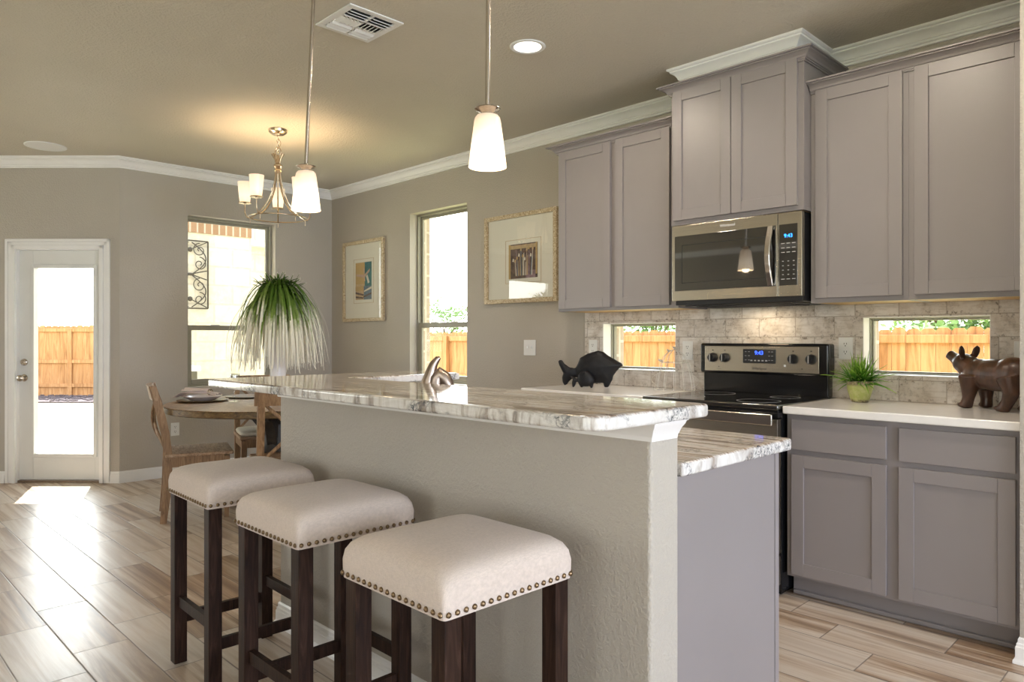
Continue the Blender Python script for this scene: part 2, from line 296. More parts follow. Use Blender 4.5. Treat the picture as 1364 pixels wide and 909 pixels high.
M['stone'] = brickwork('cream limestone blocks', 0.46, 0.235, 0.012, (0.60, 0.54, 0.42, 1), (0.68, 0.65, 0.58, 1), (0.46, 0.43, 0.37, 1), (R_(90), 0, 0))
M['soldier'] = brickwork('soldier brick course', 0.089, 0.30, 0.011, (0.36, 0.22, 0.13, 1), (0.25, 0.145, 0.08, 1), (0.62, 0.57, 0.49, 1), (R_(90), 0, 0), loc=(0, 0.1, 0))
M['brick'] = brickwork('pale brick', 0.20, 0.075, 0.010, (0.40, 0.31, 0.235, 1), (0.50, 0.41, 0.33, 1), (0.75, 0.70, 0.62, 1), (R_(90), 0, R_(90)))
M['brick_y'] = brickwork('pale brick return', 0.20, 0.075, 0.010, (0.52, 0.38, 0.26, 1), (0.62, 0.48, 0.36, 1), (0.75, 0.70, 0.62, 1), (R_(90), 0, 0))
M['cedar'] = wood('cedar picket', [(0.28, (0.24, 0.105, 0.04, 1)), (0.45, (0.42, 0.20, 0.08, 1)), (0.7, (0.56, 0.31, 0.15, 1))], (5, 5, 0.5), 0.75, 2.2, 1.5, 0.1)
M['lawn'] = simple('pale dry lawn', (0.48, 0.47, 0.26, 1), 0.95, var=0.2, vscale=3)
M['concrete'] = simple('patio concrete', (0.72, 0.71, 0.68, 1), 0.9, var=0.05)
M['mulch'] = simple('dark mulch', (0.13, 0.10, 0.11, 1), 0.95, var=0.5, vscale=40, bump=(50, 0.8, 0.03))
M['greystone'] = simple('grey stucco', (0.13, 0.128, 0.10, 1), 0.9, var=0.08)
M['roof'] = simple('painted soffit', (0.60, 0.57, 0.50, 1), 0.8)
M['gold_y'] = simple('ochre paint', (0.50, 0.34, 0.13, 1), 0.7)
M['teal'] = simple('teal paint', (0.03, 0.16, 0.17, 1), 0.7, var=0.3, vscale=40)
M['tan'] = simple('tan paint', (0.52, 0.37, 0.20, 1), 0.7, var=0.2, vscale=30)
M['white'] = simple('chalk paint', (0.7, 0.66, 0.56, 1), 0.7)
M['bluegrey'] = simple('blue grey paint', (0.13, 0.19, 0.25, 1), 0.7, var=0.3, vscale=40)
M['umber'] = simple('umber paint', (0.11, 0.065, 0.05, 1), 0.7, var=0.6, vscale=45)
M['mauve'] = simple('mauve paint', (0.26, 0.17, 0.20, 1), 0.7, var=0.4, vscale=45)
M['pinkish'] = simple('rose stroke', (0.52, 0.36, 0.27, 1), 0.7, var=0.2)

# ------------------------------------------------------------------ mesh helpers
def frame3(x, y, z):
    return Matrix(tuple(tuple(r) for r in zip(Vector(x).to_3d(), Vector(y).to_3d(), Vector(z).to_3d()))).to_4x4()
class MB:
    def __init__(s): s.bm = bmesh.new(); s.uv = s.bm.loops.layers.uv.new('UVMap'); s.mi = 0
    def faces(s, vs, fs, smooth=True, uvs=None):
        v = [s.bm.verts.new(p) for p in vs]
        for f in fs:
            try: fc = s.bm.faces.new([v[i] for i in f])
            except ValueError: continue
            fc.smooth = smooth; fc.material_index = s.mi
            if uvs:
                for lp, i in zip(fc.loops, f): lp[s.uv].uv = uvs[i]
        return v
    def box(s, x0, x1, y0, y1, z0, z1, bev=0.0, seg=2, rot=None):
        x0, x1 = min(x0, x1), max(x0, x1); y0, y1 = min(y0, y1), max(y0, y1); z0, z1 = min(z0, z1), max(z0, z1)
        P = [(x0,y0,z0),(x1,y0,z0),(x1,y1,z0),(x0,y1,z0),(x0,y0,z1),(x1,y0,z1),(x1,y1,z1),(x0,y1,z1)]
        Fs = [(0,3,2,1),(4,5,6,7),(0,1,5,4),(1,2,6,5),(2,3,7,6),(3,0,4,7)]
        t = bmesh.new(); v = [t.verts.new(p) for p in P]
        for f in Fs: t.faces.new([v[i] for i in f])
        if bev > 0:
            bev = min(bev, 0.49*min(x1-x0, y1-y0, z1-z0))
            bmesh.ops.bevel(t, geom=list(t.edges), offset=bev, segments=seg, affect='EDGES', profile=0.5)
        s._merge(t, rot)
        return s
    def _merge(s, t, mat=None):
        if mat is not None: bmesh.ops.transform(t, matrix=mat, verts=t.verts)
        t.verts.index_update()
        s.faces([v.co.copy() for v in t.verts], [[v.index for v in f.verts] for f in t.faces])
        t.free()
    def obox(s, c, ax, ay, az, hx, hy, hz, bev=0.0, seg=2):
        m = frame3(Vector(ax).normalized(), Vector(ay).normalized(), Vector(az).normalized()); m.translation = Vector(c)
        return s.box(-hx, hx, -hy, hy, -hz, hz, bev, seg, m)
    def bar(s, a, b, w, h, up=(0,0,1), bev=0.0):
        a, b = Vector(a), Vector(b); d = (b-a).normalized(); u = Vector(up)
        if abs(d.dot(u)) > 0.98: u = Vector((1,0,0))
        side = d.cross(u).normalized(); u2 = side.cross(d).normalized()
        return s.obox((a+b)/2, d, side, u2, (b-a).length/2, w/2, h/2, bev)
    def lathe(s, prof, c=(0,0,0), seg=32, axis=(0,0,1), cap0=False, cap1=False):
        az = Vector(axis).normalized(); ax = az.orthogonal().normalized(); ay = az.cross(ax); c = Vector(c)
        vs, fs, uv = [], [], []; n = len(prof)
        L = [0.0]
        for i in range(1, n): L.append(L[-1]+math.hypot(prof[i][0]-prof[i-1][0], prof[i][1]-prof[i-1][1]))
        for i, (r, z) in enumerate(prof):
            for k in range(seg):
                t = 2*math.pi*k/seg; vs.append(c+az*z+(ax*math.cos(t)+ay*math.sin(t))*r); uv.append((k/seg, L[i]/max(L[-1], 1e-6)))
        for i in range(n-1):
            for k in range(seg):
                k2 = (k+1) % seg; fs.append((i*seg+k, i*seg+k2, (i+1)*seg+k2, (i+1)*seg+k))
        if cap0: fs.append(tuple(reversed(range(seg))))
        if cap1: fs.append(tuple((n-1)*seg+k for k in range(seg)))
        s.faces(vs, fs, True, uv); return s
    def cyl(s, a, b, r, seg=16, r2=None):
        a, b = Vector(a), Vector(b); return s.lathe([(r, 0), (r if r2 is None else r2, (b-a).length)], a, seg, b-a, True, True)
    def tube(s, pts, r, seg=8, closed=False, caps=True, flat=1.0):
        pts = [Vector(p) for p in pts]; n = len(pts); rr = r if isinstance(r, (list, tuple)) else [r]*n
        vs, fs = [], []; prev = None
        for i in range(n):
            if closed: d = pts[(i+1) % n]-pts[i-1]
            else: d = pts[min(i+1, n-1)]-pts[max(i-1, 0)]
            d.normalize()
            if prev is None: u = d.orthogonal().normalized()
            else:
                u = prev-d*prev.dot(d)
                u = u.normalized() if u.length > 1e-6 else d.orthogonal().normalized()
            prev = u; w = d.cross(u)
            for k in range(seg):
                t = 2*math.pi*k/seg; vs.append(pts[i]+(u*math.cos(t)+w*math.sin(t)*flat)*rr[i])
        m = n if closed else n-1
        for i in range(m):
            j = (i+1) % n
            for k in range(seg):
                k2 = (k+1) % seg; fs.append((i*seg+k, i*seg+k2, j*seg+k2, j*seg+k))
        if caps and not closed: fs += [tuple(reversed(range(seg))), tuple((n-1)*seg+k for k in range(seg))]
        s.faces(vs, fs); return s
    def prism(s, poly, z0, z1, mat=None):
        t = bmesh.new(); n = len(poly)
        a = [t.verts.new((x, y, z0)) for x, y in poly]; b = [t.verts.new((x, y, z1)) for x, y in poly]
        t.faces.new(list(reversed(a))); t.faces.new(b)
        for i in range(n): t.faces.new([a[i], a[(i+1) % n], b[(i+1) % n], b[i]])
        bmesh.ops.triangulate(t, faces=[f for f in t.faces if len(f.verts) > 4])
        s._merge(t, mat); return s
    def sweep(s, path, prof, side=1, closed=False, z=0.0):
        """moulding: prof = [(out, height)] closed outline, path = [(x, y)], out = to the left of the path when side = 1"""
        P = [Vector((p[0], p[1])) for p in path]; n = len(P); vs, fs = [], []
        def nrm(a, b): d = (b-a).normalized(); return Vector((-d.y, d.x))*side
        for i in range(n):
            ns = []
            if closed or i > 0: ns.append(nrm(P[i-1], P[i]))
            if closed or i < n-1: ns.append(nrm(P[i], P[(i+1) % n]))
            m = ns[0] if len(ns) == 1 else (ns[0]+ns[1])/max(1e-6, 1+ns[0].dot(ns[1]))
            for o, h in prof: vs.append((P[i].x+m.x*o, P[i].y+m.y*o, z+h))
        k = len(prof)
        for i in range(n if closed else n-1):
            j = (i+1) % n
            for q in range(k):
                q2 = (q+1) % k; fs.append((i*k+q, i*k+q2, j*k+q2, j*k+q))
        if not closed: fs += [tuple(range(k)), tuple((n-1)*k+q for q in reversed(range(k)))]
        t = bmesh.new(); v = [t.verts.new(p) for p in vs]
        for f in fs: t.faces.new([v[i] for i in f])
        bmesh.ops.triangulate(t, faces=[f for f in t.faces if len(f.verts) > 4]); bmesh.ops.recalc_face_normals(t, faces=t.faces)
        s._merge(t); return s
    def loft(s, rings, cap=True):
        k = len(rings[0]); vs = [p for r in rings for p in r]; fs = []
        for i in range(len(rings)-1):
            for q in range(k):
                q2 = (q+1) % k; fs.append((i*k+q, i*k+q2, (i+1)*k+q2, (i+1)*k+q))
        if cap: fs += [tuple(reversed(range(k))), tuple((len(rings)-1)*k+q for q in range(k))]
        s.faces(vs, fs); return s
    def ell(s, c, r, rot=None, seg=20, rings=12):
        t = bmesh.new(); bmesh.ops.create_uvsphere(t, u_segments=seg, v_segments=rings, radius=1)
        m = Matrix.Translation(Vector(c)) @ (rot.to_4x4() if rot is not None else Matrix.Identity(4)) @ Matrix.Diagonal((r[0], r[1], r[2], 1))
        s._merge(t, m); return s
ORIGIN = {}
ANG = {}
def origin_of(o):
    v = Vector((0, 0, 0)); a = 0.0
    if o is None: return v, a
    return ORIGIN.get(o.name, v), ANG.get(o.name, 0.0)
def props(o, label=None, cat=None, group=None, kind=None):
    if label: o['label'] = label
    if cat: o['category'] = cat
    if group: o['group'] = group
    if kind: o['kind'] = kind
    return o
def obj(name, mb, mats, parent=None, label=None, cat=None, group=None, kind=None, world=True, sharp=35):
    """one mesh object; vertices come in world coordinates unless world=False"""
    me = bpy.data.meshes.new(name); bm = mb.bm
    bmesh.ops.recalc_face_normals(bm, faces=[f for f in bm.faces]) if getattr(mb, 'fixn', True) else None
    bm.to_mesh(me); bm.free()
    for m in (mats if isinstance(mats, (list, tuple)) else [mats]): me.materials.append(M[m] if isinstance(m, str) else m)
    if sharp: me.set_sharp_from_angle(angle=R_(sharp))
    o = bpy.data.objects.new(name, me); COL.objects.link(o)
    if sharp: wnm = o.modifiers.new('weighted', 'WEIGHTED_NORMAL'); wnm.mode = 'FACE_AREA'; wnm.weight = 100; wnm.keep_sharp = True
    if parent is not None:
        o.parent = parent; v, a = origin_of(parent); ORIGIN[o.name] = v; ANG[o.name] = a
        if world and (v.length > 0 or a): me.transform((Matrix.Translation(v) @ Matrix.Rotation(a, 4, 'Z')).inverted())
    return props(o, label, cat, group, kind)
def thing(name, loc, label, cat, group=None, kind=None, rz=0.0):
    o = bpy.data.objects.new(name, None); COL.objects.link(o); o.location = loc; o.rotation_euler = (0, 0, rz); o.empty_display_size = 0.1
    ORIGIN[o.name] = Vector(loc); ANG[o.name] = rz
    return props(o, label, cat, group, kind)
def dup(root, loc, rz, label, group=None):
    r = root.copy(); COL.objects.link(r); r.location = loc; r.rotation_euler = (0, 0, rz); r['label'] = label
    if group: r['group'] = group
    def rec(a, b):
        for ch in a.children:
            c = ch.copy(); COL.objects.link(c); c.parent = b; rec(ch, c)
    rec(root, r); return r
def text(name, s, size, m, loc, xdir, ydir, parent, extrude=0.0004):
    cu = bpy.data.curves.new(name, 'FONT'); cu.body = s; cu.size = size; cu.extrude = extrude; cu.align_x = 'CENTER'; cu.align_y = 'CENTER'
    cu.materials.append(M[m]); o = bpy.data.objects.new(name, cu); COL.objects.link(o)
    x = Vector(xdir).normalized(); y = Vector(ydir).normalized(); z = x.cross(y); mm = frame3(x, y, z); mm.translation = Vector(loc)
    if parent is not None:
        v, a = origin_of(parent); mm = (Matrix.Translation(v) @ Matrix.Rotation(a, 4, 'Z')).inverted() @ mm; o.parent = parent
    o.matrix_local = mm
    dg = bpy.context.evaluated_depsgraph_get(); me = bpy.data.meshes.new_from_object(o.evaluated_get(dg)); o2 = bpy.data.objects.new(name, me); COL.objects.link(o2)
    bpy.data.objects.remove(o); o2.name = name; o2.parent = parent; o2.matrix_local = mm; ORIGIN[o2.name] = origin_of(parent)[0]; ANG[o2.name] = origin_of(parent)[1]
    return o2
def fuse(mb, voxel, smooth=4, factor=0.5):
    me = bpy.data.meshes.new('tmp'); mb.bm.to_mesh(me); mb.bm.free(); o = bpy.data.objects.new('tmp', me); COL.objects.link(o)
    r = o.modifiers.new('r', 'REMESH'); r.mode = 'VOXEL'; r.voxel_size = voxel; r.use_smooth_shade = True
    q = o.modifiers.new('s', 'SMOOTH'); q.iterations = smooth; q.factor = factor
    dg = bpy.context.evaluated_depsgraph_get(); ev = o.evaluated_get(dg); m2 = ev.to_mesh()
    out = MB(); out.faces([v.co.copy() for v in m2.vertices], [tuple(p.vertices) for p in m2.polygons])
    ev.to_mesh_clear(); bpy.data.objects.remove(o); bpy.data.meshes.remove(me); return out
def wallbox(mb, ax, p0, p1, lo, hi, z0, z1, holes):
    """wall slab normal to ax ('x': p0..p1 is x, lo..hi is y) with rectangular holes (a0,a1,zb,zt)"""
    def bx(a0, a1, zb, zt):
        if a1-a0 < 1e-5 or zt-zb < 1e-5: return
        mb.box(p0, p1, a0, a1, zb, zt) if ax == 'x' else mb.box(a0, a1, p0, p1, zb, zt)
    cuts = sorted({lo, hi, *[h[0] for h in holes], *[h[1] for h in holes]})
    for a0, a1 in zip(cuts, cuts[1:]):
        hs = sorted([h for h in holes if h[0] <= a0+1e-6 and h[1] >= a1-1e-6], key=lambda h: h[2]); z = z0
        for h in hs: bx(a0, a1, z, h[2]); z = h[3]
        bx(a0, a1, z, z1)

# ------------------------------------------------------------------ setting
XK, YB, H = 3.942, 6.65, 2.746          # kitchen wall, back wall, ceiling
CX = 1.922                              # corner of back wall and door wall
DW = 3.2                                # length of the door wall
DD = Vector((-0.70711, 0.70711, 0)); DN = Vector((-0.70711, -0.70711, 0))   # along it, and into the room
P_END = Vector((CX, YB, 0)) + DD*DW     # far end of the door wall
XL, YR = -4.2, -4.2                     # left and rear walls of the room
YN = P_END.y
RX, RY = 3.26, 0.584                    # corner of the return wall at the right
S = 'structure'
SHELL = [(XL-.1, YR-.1), (XK+.1, YR-.1), (XK+.1, YB+.1), (CX+.045, YB+.1), (P_END.x+.045, YN+.1), (XL-.1, YN+.1)]
mb = MB(); mb.prism(SHELL, -0.05, 0.0)
obj('floor', mb, 'floor', None, 'wood-look plank tile floor in pale beige and brown', 'floor', kind=S)
mb = MB(); mb.prism(SHELL, H, H+0.1)
obj('ceiling', mb, 'ceil', None, 'greige textured ceiling', 'ceiling', kind=S)
WT = (4.517, 5.303, 0.83, 2.349)        # tall kitchen-wall window (y0,y1,z0,z1)
W3 = (2.509, 3.088, 1.010, 1.322); W4 = (0.818, 1.383, 1.032, 1.330)
WB = (2.482, 3.318, 0.78, 2.335)        # back wall window (x0,x1,z0,z1)
mb = MB(); wallbox(mb, 'x', XK, XK+.12, RY-.1, YB+.12, 0, H, [WT, W3, W4])
obj('wall_kitchen', mb, 'wall', None, 'greige wall behind the kitchen cabinets with a tall window and two slot windows', 'wall', kind=S)
mb = MB(); wallbox(mb, 'x', XK+.12, XK+.23, YR, YB+.23, -.2, 3.0, [WT, W3, W4])
obj('wall_brick', mb, 'brick', None, 'pale brick facing outside the kitchen wall', 'wall', kind=S)
mb = MB(); wallbox(mb, 'y', YB, YB+.12, CX+.0, XK+.12, 0, H, [WB])
obj('wall_back', mb, 'wall', None, 'greige end wall of the dining nook with one window', 'wall', kind=S)
mb = MB(); wallbox(mb, 'y', YB+.12, YB+.23, CX+.05, XK+.12, -.2, 3.0, [WB])
obj('wall_facing', mb, 'brick_y', None, 'brick facing outside the nook wall', 'wall', kind=S)
# door wall in its own frame: s along DD, depth outward
D0, D1, DZ = 0.150, 0.886, 1.985        # rough opening
C0 = Vector((CX, YB, 0)); DM = frame3(DD, -DN, Vector((0, 0, 1))); DM.translation = C0   # local x = s, y = outward, z
def dbox(mb, s0, s1, o0, o1, z0, z1, bev=0.0): return mb.box(s0, s1, o0, o1, z0, z1, bev, 2, DM)
mb = MB(); dbox(mb, 0, D0, 0, .14, 0, H); dbox(mb, D1, DW, 0, .14, 0, H); dbox(mb, D0, D1, 0, .14, DZ, H)
obj('wall_door', mb, 'wall', None, 'greige angled wall holding the glazed door', 'wall', kind=S)
# rest of the room behind the camera: big windows
NW = [(-3.7, -2.5, 0.5, 2.3), (-2.1, -0.9, 0.5, 2.3)]
mb = MB(); wallbox(mb, 'y', YN, YN+.14, XL-.14, P_END.x+.03, 0, H, NW)
obj('wall_living', mb, 'wall', None, 'greige living room wall beyond the door wall', 'wall', kind=S)
LW = [(-3.4, -1.2, 0.45, 2.45), (-0.6, 1.6, 0.45, 2.45)]
mb = MB(); wallbox(mb, 'x', XL-.14, XL, YR-.14, YN, 0, H, LW)
obj('wall_left', mb, 'wall', None, 'greige living room wall with two large windows', 'wall', kind=S)
BW = [(-3.4, -1.2, 0.3, 2.45), (-0.6, 1.2, 0.3, 2.45), (1.6, 3.0, 0.3, 2.45)]
mb = MB(); wallbox(mb, 'y', YR-.14, YR, XL-.14, XK+.12, 0, H, BW)
obj('wall_rear', mb, 'wall', None, 'greige wall behind the camera with three large windows', 'wall', kind=S)
mb = MB(); mb.box(RX, XK+.12, YR, RY, 0, H)
obj('wall_right', mb, 'wall', None, 'greige return wall at the right end of the cabinets', 'wall', kind=S)

# unseen roof, its eaves shaped to block the sun
mb = MB(); mb.prism([(XL-.8, YR-.8), (XK+.55, YR-.8), (XK+.55, YB+.9), (2.874, YB+.9), (1.434, 8.99), (1.0, YN+2.3), (XL-.8, YN+2.3)], 2.9, 3.05)
obj('sun_block_roof', mb, 'roof', None, 'unseen roof slab with eaves shaped to block the sun', 'roof', kind=S)

def window_unit(name, label, ax, pos, lo, hi, z0, z1, out, sashes=2, fr=0.034, port=True, meet=None, fill=None):
    """window in the hole lo..hi, z0..z1 of a wall whose inner face is at pos; out = +1/-1 outward sign"""
    mid = (lo+hi)/2
    loc = (pos+out*.09, mid, z0) if ax == 'x' else (mid, pos+out*.09, z0)
    t = thing(name, loc, label, 'window', kind=S)
    def bx(m, d0, d1, a0, a1, zb, zt, bev=0.003):
        d0, d1 = pos+out*d0, pos+out*d1
        m.box(d0, d1, a0, a1, zb, zt, bev) if ax == 'x' else m.box(a0, a1, d0, d1, zb, zt, bev)
    def ring(m, d0, d1, a0, a1, zb, zt, w):
        bx(m, d0, d1, a0, a0+w, zb, zt); bx(m, d0, d1, a1-w, a1, zb, zt); bx(m, d0, d1, a0+w, a1-w, zb, zb+w); bx(m, d0, d1, a0+w, a1-w, zt-w, zt)
    k6 = .6 if sashes == 2 else .32
    m = MB(); ring(m, .078, .135, lo, hi, z0, z1, fr*k6); obj('window_frame', m, 'winframe', t)
    a0, a1, zb, zt = lo+fr*k6, hi-fr*k6, z0+fr*k6, z1-fr*k6
    if sashes == 2:
        zm = meet if meet else (zb+zt)/2
        m = MB(); ring(m, .112, .130, a0, a1, zm-.012, zt, fr*.75); u = obj('upper_sash', m, 'winframe', t)
        m = MB(); bx(m, .119, .123, a0+.02, a1-.02, zm, zt-.02, 0); obj('pane', m, 'pane', u)
        m = MB(); ring(m, .084, .106, a0, a1, zb, zm+.026, fr*1.35); lw = obj('lower_sash', m, 'winframe', t)
        m = MB(); bx(m, .093, .097, a0+.02, a1-.02, zb+.02, zm, 0); obj('pane', m, 'pane', lw)
        m = MB(); bx(m, .070, .086, mid-.18, mid-.10, zm+.024, zm+.034, .002); bx(m, .070, .086, mid+.10, mid+.18, zm+.024, zm+.034, .002); obj('sash_lock', m, 'trim', lw)
    else:
        m = MB(); ring(m, .095, .125, a0, a1, zb, zt, fr*.3); u = obj('sash', m, 'winframe', t)
        m = MB(); bx(m, .108, .112, a0+.01, a1-.01, zb+.01, zt-.01, 0); obj('pane', m, 'pane', u)
    if port:
        c = (pos+out*.25, mid, (z0+z1)/2) if ax == 'x' else (mid, pos+out*.25, (z0+z1)/2)
        nrm = (-out if ax == 'x' else 0, -out if ax == 'y' else 0)
        daylight(*c, hi-lo, z1-z0, *nrm, *fill) if fill else portal(*c, hi-lo, z1-z0, *nrm)
    return t
w1 = window_unit('window_1', 'single-hung window of the dining nook looking onto a limestone wall', 'y', YB, WB[0], WB[1], WB[2], WB[3], 1, meet=1.315)
w2 = window_unit('window_2', 'tall single-hung window between the two framed pictures', 'x', XK, *WT, 1, meet=1.335)
w3 = window_unit('window_3', 'low slot window in the backsplash left of the range', 'x', XK, *W3, 1, 1, 0.03)
w4 = window_unit('window_4', 'low slot window in the backsplash right of the range', 'x', XK, *W4, 1, 1, 0.03)
for i, q in enumerate(LW): window_unit('window_%d' % (5+i), 'large living room window %s in the far left wall' % ['nearest the rear corner', 'farther from the rear corner'][i], 'x', XL, *q, -1, 2, 0.05, fill=(L_LEFT, C_LEFT))
for i, q in enumerate(BW): window_unit('window_%d' % (7+i), 'large window %s in the wall behind the camera' % ['nearest the far corner', 'in the middle', 'nearest the kitchen'][i], 'y', YR, *q, -1, 2, 0.05, fill=(L_REAR[i], C_REAR))
for i, q in enumerate(NW): window_unit('window_%d' % (10+i), '%s window in the living room wall beyond the door' % ['outer', 'inner'][i], 'y', YN, *q, 1, 2, 0.05, fill=(L_NORTH, C_NORTH))
# white sill strips, and white liners added to lighten the slot window reveals
for nm, w in (('trim_1', W3), ('trim_2', W4)):
    mb = MB(); mb.box(XK-.006, XK+.078, w[0], w[1], w[2]-.004, w[2]+.004, .002); mb.box(XK-.007, XK+.078, w[1]-.003, w[1], w[2]+.004, w[3]); mb.box(XK-.007, XK+.078, w[0], w[0]+.003, w[2]+.004, w[3]); mb.box(XK-.007, XK+.078, w[0]+.003, w[1]-.003, w[3]-.003, w[3])
    obj(nm, mb, 'trim', None, 'white sill and liner added to lighten the slot window %s of the range' % ('left' if nm == 'trim_1' else 'right'), 'sill', kind=S)

# ---- door
t = thing('door_1', tuple(C0+DD*0.52), 'white full-glass exterior door with casing and nickel knob', 'door', kind=S, rz=0)
s0, s1, zt, zb = 0.165, 0.871, 1.967, 0.02
g0, g1, gb, gt = 0.237, 0.742, 0.243, 1.815
mb = MB()
dbox(mb, s0, g0-.012, .035, .078, zb, zt, .002); dbox(mb, g1+.012, s1, .035, .078, zb, zt, .002); dbox(mb, g0-.012, g1+.012, .035, .078, zb, gb-.012, .002); dbox(mb, g0-.012, g1+.012, .035, .078, gt+.012, zt, .002)
slab = obj('door_slab', mb, 'door', t)
mb = MB()
for a in ((g0-.03, g0, gb-.03, gt+.03), (g1, g1+.03, gb-.03, gt+.03), (g0, g1, gb-.03, gb), (g0, g1, gt, gt+.03)): dbox(mb, a[0], a[1], .024, .086, a[2], a[3], .006)
obj('glazing_bead', mb, 'door', slab)
mb = MB(); dbox(mb, g0-.005, g1+.005, .054, .058, gb-.005, gt+.005); obj('pane', mb, 'pane', slab)
mb = MB()
cas = [(0, 0), (0, .012), (.006, .018), (.030, .018), (.036, .012), (.044, .016), (.066, .016), (.072, .010), (.084, .012), (.090, .006), (.090, 0)]
def casing(mb, s_in, s_out, z0, z1): dbox(mb, s_in, s_out, -.019, 0, z0, z1, .004)
for e0, e1, th in ((0.0, 0.032, .022), (0.032, 0.062, .013), (0.062, 0.086, .018)):
    for (b_, sg) in ((D0+.012, -1), (D1-.012, 1)):
        a_, c_ = b_+sg*e0, b_+sg*e1; dbox(mb, min(a_, c_), max(a_, c_), -th, 0, 0, DZ-.012+e1, .004)
    dbox(mb, D0+.012-e1, D1-.012+e1, -th, 0, DZ-.012+e0, DZ-.012+e1, .004)
obj('casing', mb, 'trim', t)
mb = MB(); dbox(mb, D0, s0, 0, .14, 0, DZ); dbox(mb, s1, D1, 0, .14, 0, DZ); dbox(mb, s0, s1, 0, .14, zt, DZ); dbox(mb, s0, s1, .078, .09, 1.945, zt); obj('jamb', mb, 'trim', t)
mb = MB(); dbox(mb, s0, s1, .01, .14, 0, .018, .003); obj('threshold', mb, 'bronze', t)
for nm, z, big in (('door_knob', 0.885, True), ('deadbolt', 1.018, False)):
    c = C0+DD*0.828-DN*0.035+Vector((0, 0, z)); mb = MB()
    if big: mb.lathe([(0, 0), (.030, 0), (.031, .006), (.014, .010), (.011, .030), (.022, .038), (.028, .050), (.026, .062), (.014, .070), (0, .071)], c, 24, DN)
    else: mb.lathe([(0, 0), (.030, 0), (.029, .010), (.022, .016), (0, .016)], c, 24, DN); mb.obox(c+DN*.022, DD, DN, (0, 0, 1), .012, .008, .004, .002)
    obj(nm, mb, 'nickel', slab)
cdr = C0+DD*0.49-DN*0.2; portal(cdr.x, cdr.y, 1.03, .5, 1.55, DN.x, DN.y)

# ---- crown mouldings and baseboards
CR = [(0, -.088), (.009, -.088), (.012, -.085), (.012, -.076), (.018, -.073), (.020, -.069), (.020, -.062), (.025, -.060), (.030, -.047), (.039, -.034), (.051, -.026), (.058, -.023), (.058, -.015), (.066, -.013), (.070, -.009), (.072, -.009), (.072, 0), (0, 0)]
path = [(XK, RY), (XK, 1.585), (3.572, 1.585), (3.572, 2.222), (XK, 2.222), (XK, YB), (CX, YB), (P_END.x, P_END.y), (XL, P_END.y), (XL, YR)]
mb = MB(); mb.sweep(path, CR, 1, z=H)
obj('trim_3', mb, 'trim', None, 'white crown moulding running round the room and the middle cabinet', 'crown moulding', kind=S, sharp=24)
BB = [(0, 0), (.020, 0), (.020, .012), (.013, .022), (.013, .062), (.010, .064), (.010, .074), (.006, .078), (.006, .090), (.002, .098), (0, .098)]
mb = MB(); mb.sweep([(XK, 3.24), (XK, YB), (CX, YB), tuple((C0+DD*.075).xy)], BB, 1); obj('baseboard_back', mb, 'trim', None, 'white baseboard along the dining nook walls', 'baseboard', kind=S)
mb = MB(); mb.sweep([tuple((C0+DD*.965).xy), (P_END.x, P_END.y), (XL, P_END.y), (XL, YR)], BB, 1); obj('baseboard_left', mb, 'trim', None, 'white baseboard left of the glazed door', 'baseboard', kind=S)
mb = MB(); mb.sweep([(RX, YR), (RX, RY), (RX+.09, RY)], BB, 1); obj('baseboard_right', mb, 'trim', None, 'white baseboard round the end of the return wall', 'baseboard', kind=S)

# ---- island half wall
IX0, IX1, IY0, IY1, IZ = 1.46, 1.585, 1.0, 2.885, 1.024
mb = MB(); mb.box(IX0, IX1, IY0, IY1, 0, IZ, .012, 4); mb.box(IX1-.02, 2.05, IY1-.125, IY1, 0, IZ, .012, 4)
obj('wall_island', mb, 'wall', None, 'greige half wall under the raised stone bar', 'half wall', kind=S)
mb = MB(); mb.sweep([(IX1-.02, IY0), (IX0, IY0), (IX0, IY1), (2.05, IY1)], [(0, 0), (.007, 0), (.009, .010), (.012, .013), (.020, .028), (.030, .038), (.034, .046), (.040, .048), (.040, .054), (0, .054)], 1, z=.972)
obj('trim_4', mb, 'trim', None, 'small white moulding under the raised stone bar', 'moulding', kind=S)
mb = MB(); mb.sweep([(IX1-.002, IY0), (IX0, IY0), (IX0, IY1), (2.05, IY1)], BB, 1)
obj('baseboard_island', mb, 'trim', None, 'white baseboard round the island half wall', 'baseboard', kind=S, sharp=24)

# ---- backsplash tile
mb = MB(); wallbox(mb, 'x', XK-.008, XK-.0005, RY, 3.248, .903, 1.40, [W3, W4])
obj('wall_backsplash', mb, 'tile', None, 'distressed cream tile backsplash above the counters', 'backsplash', kind=S)

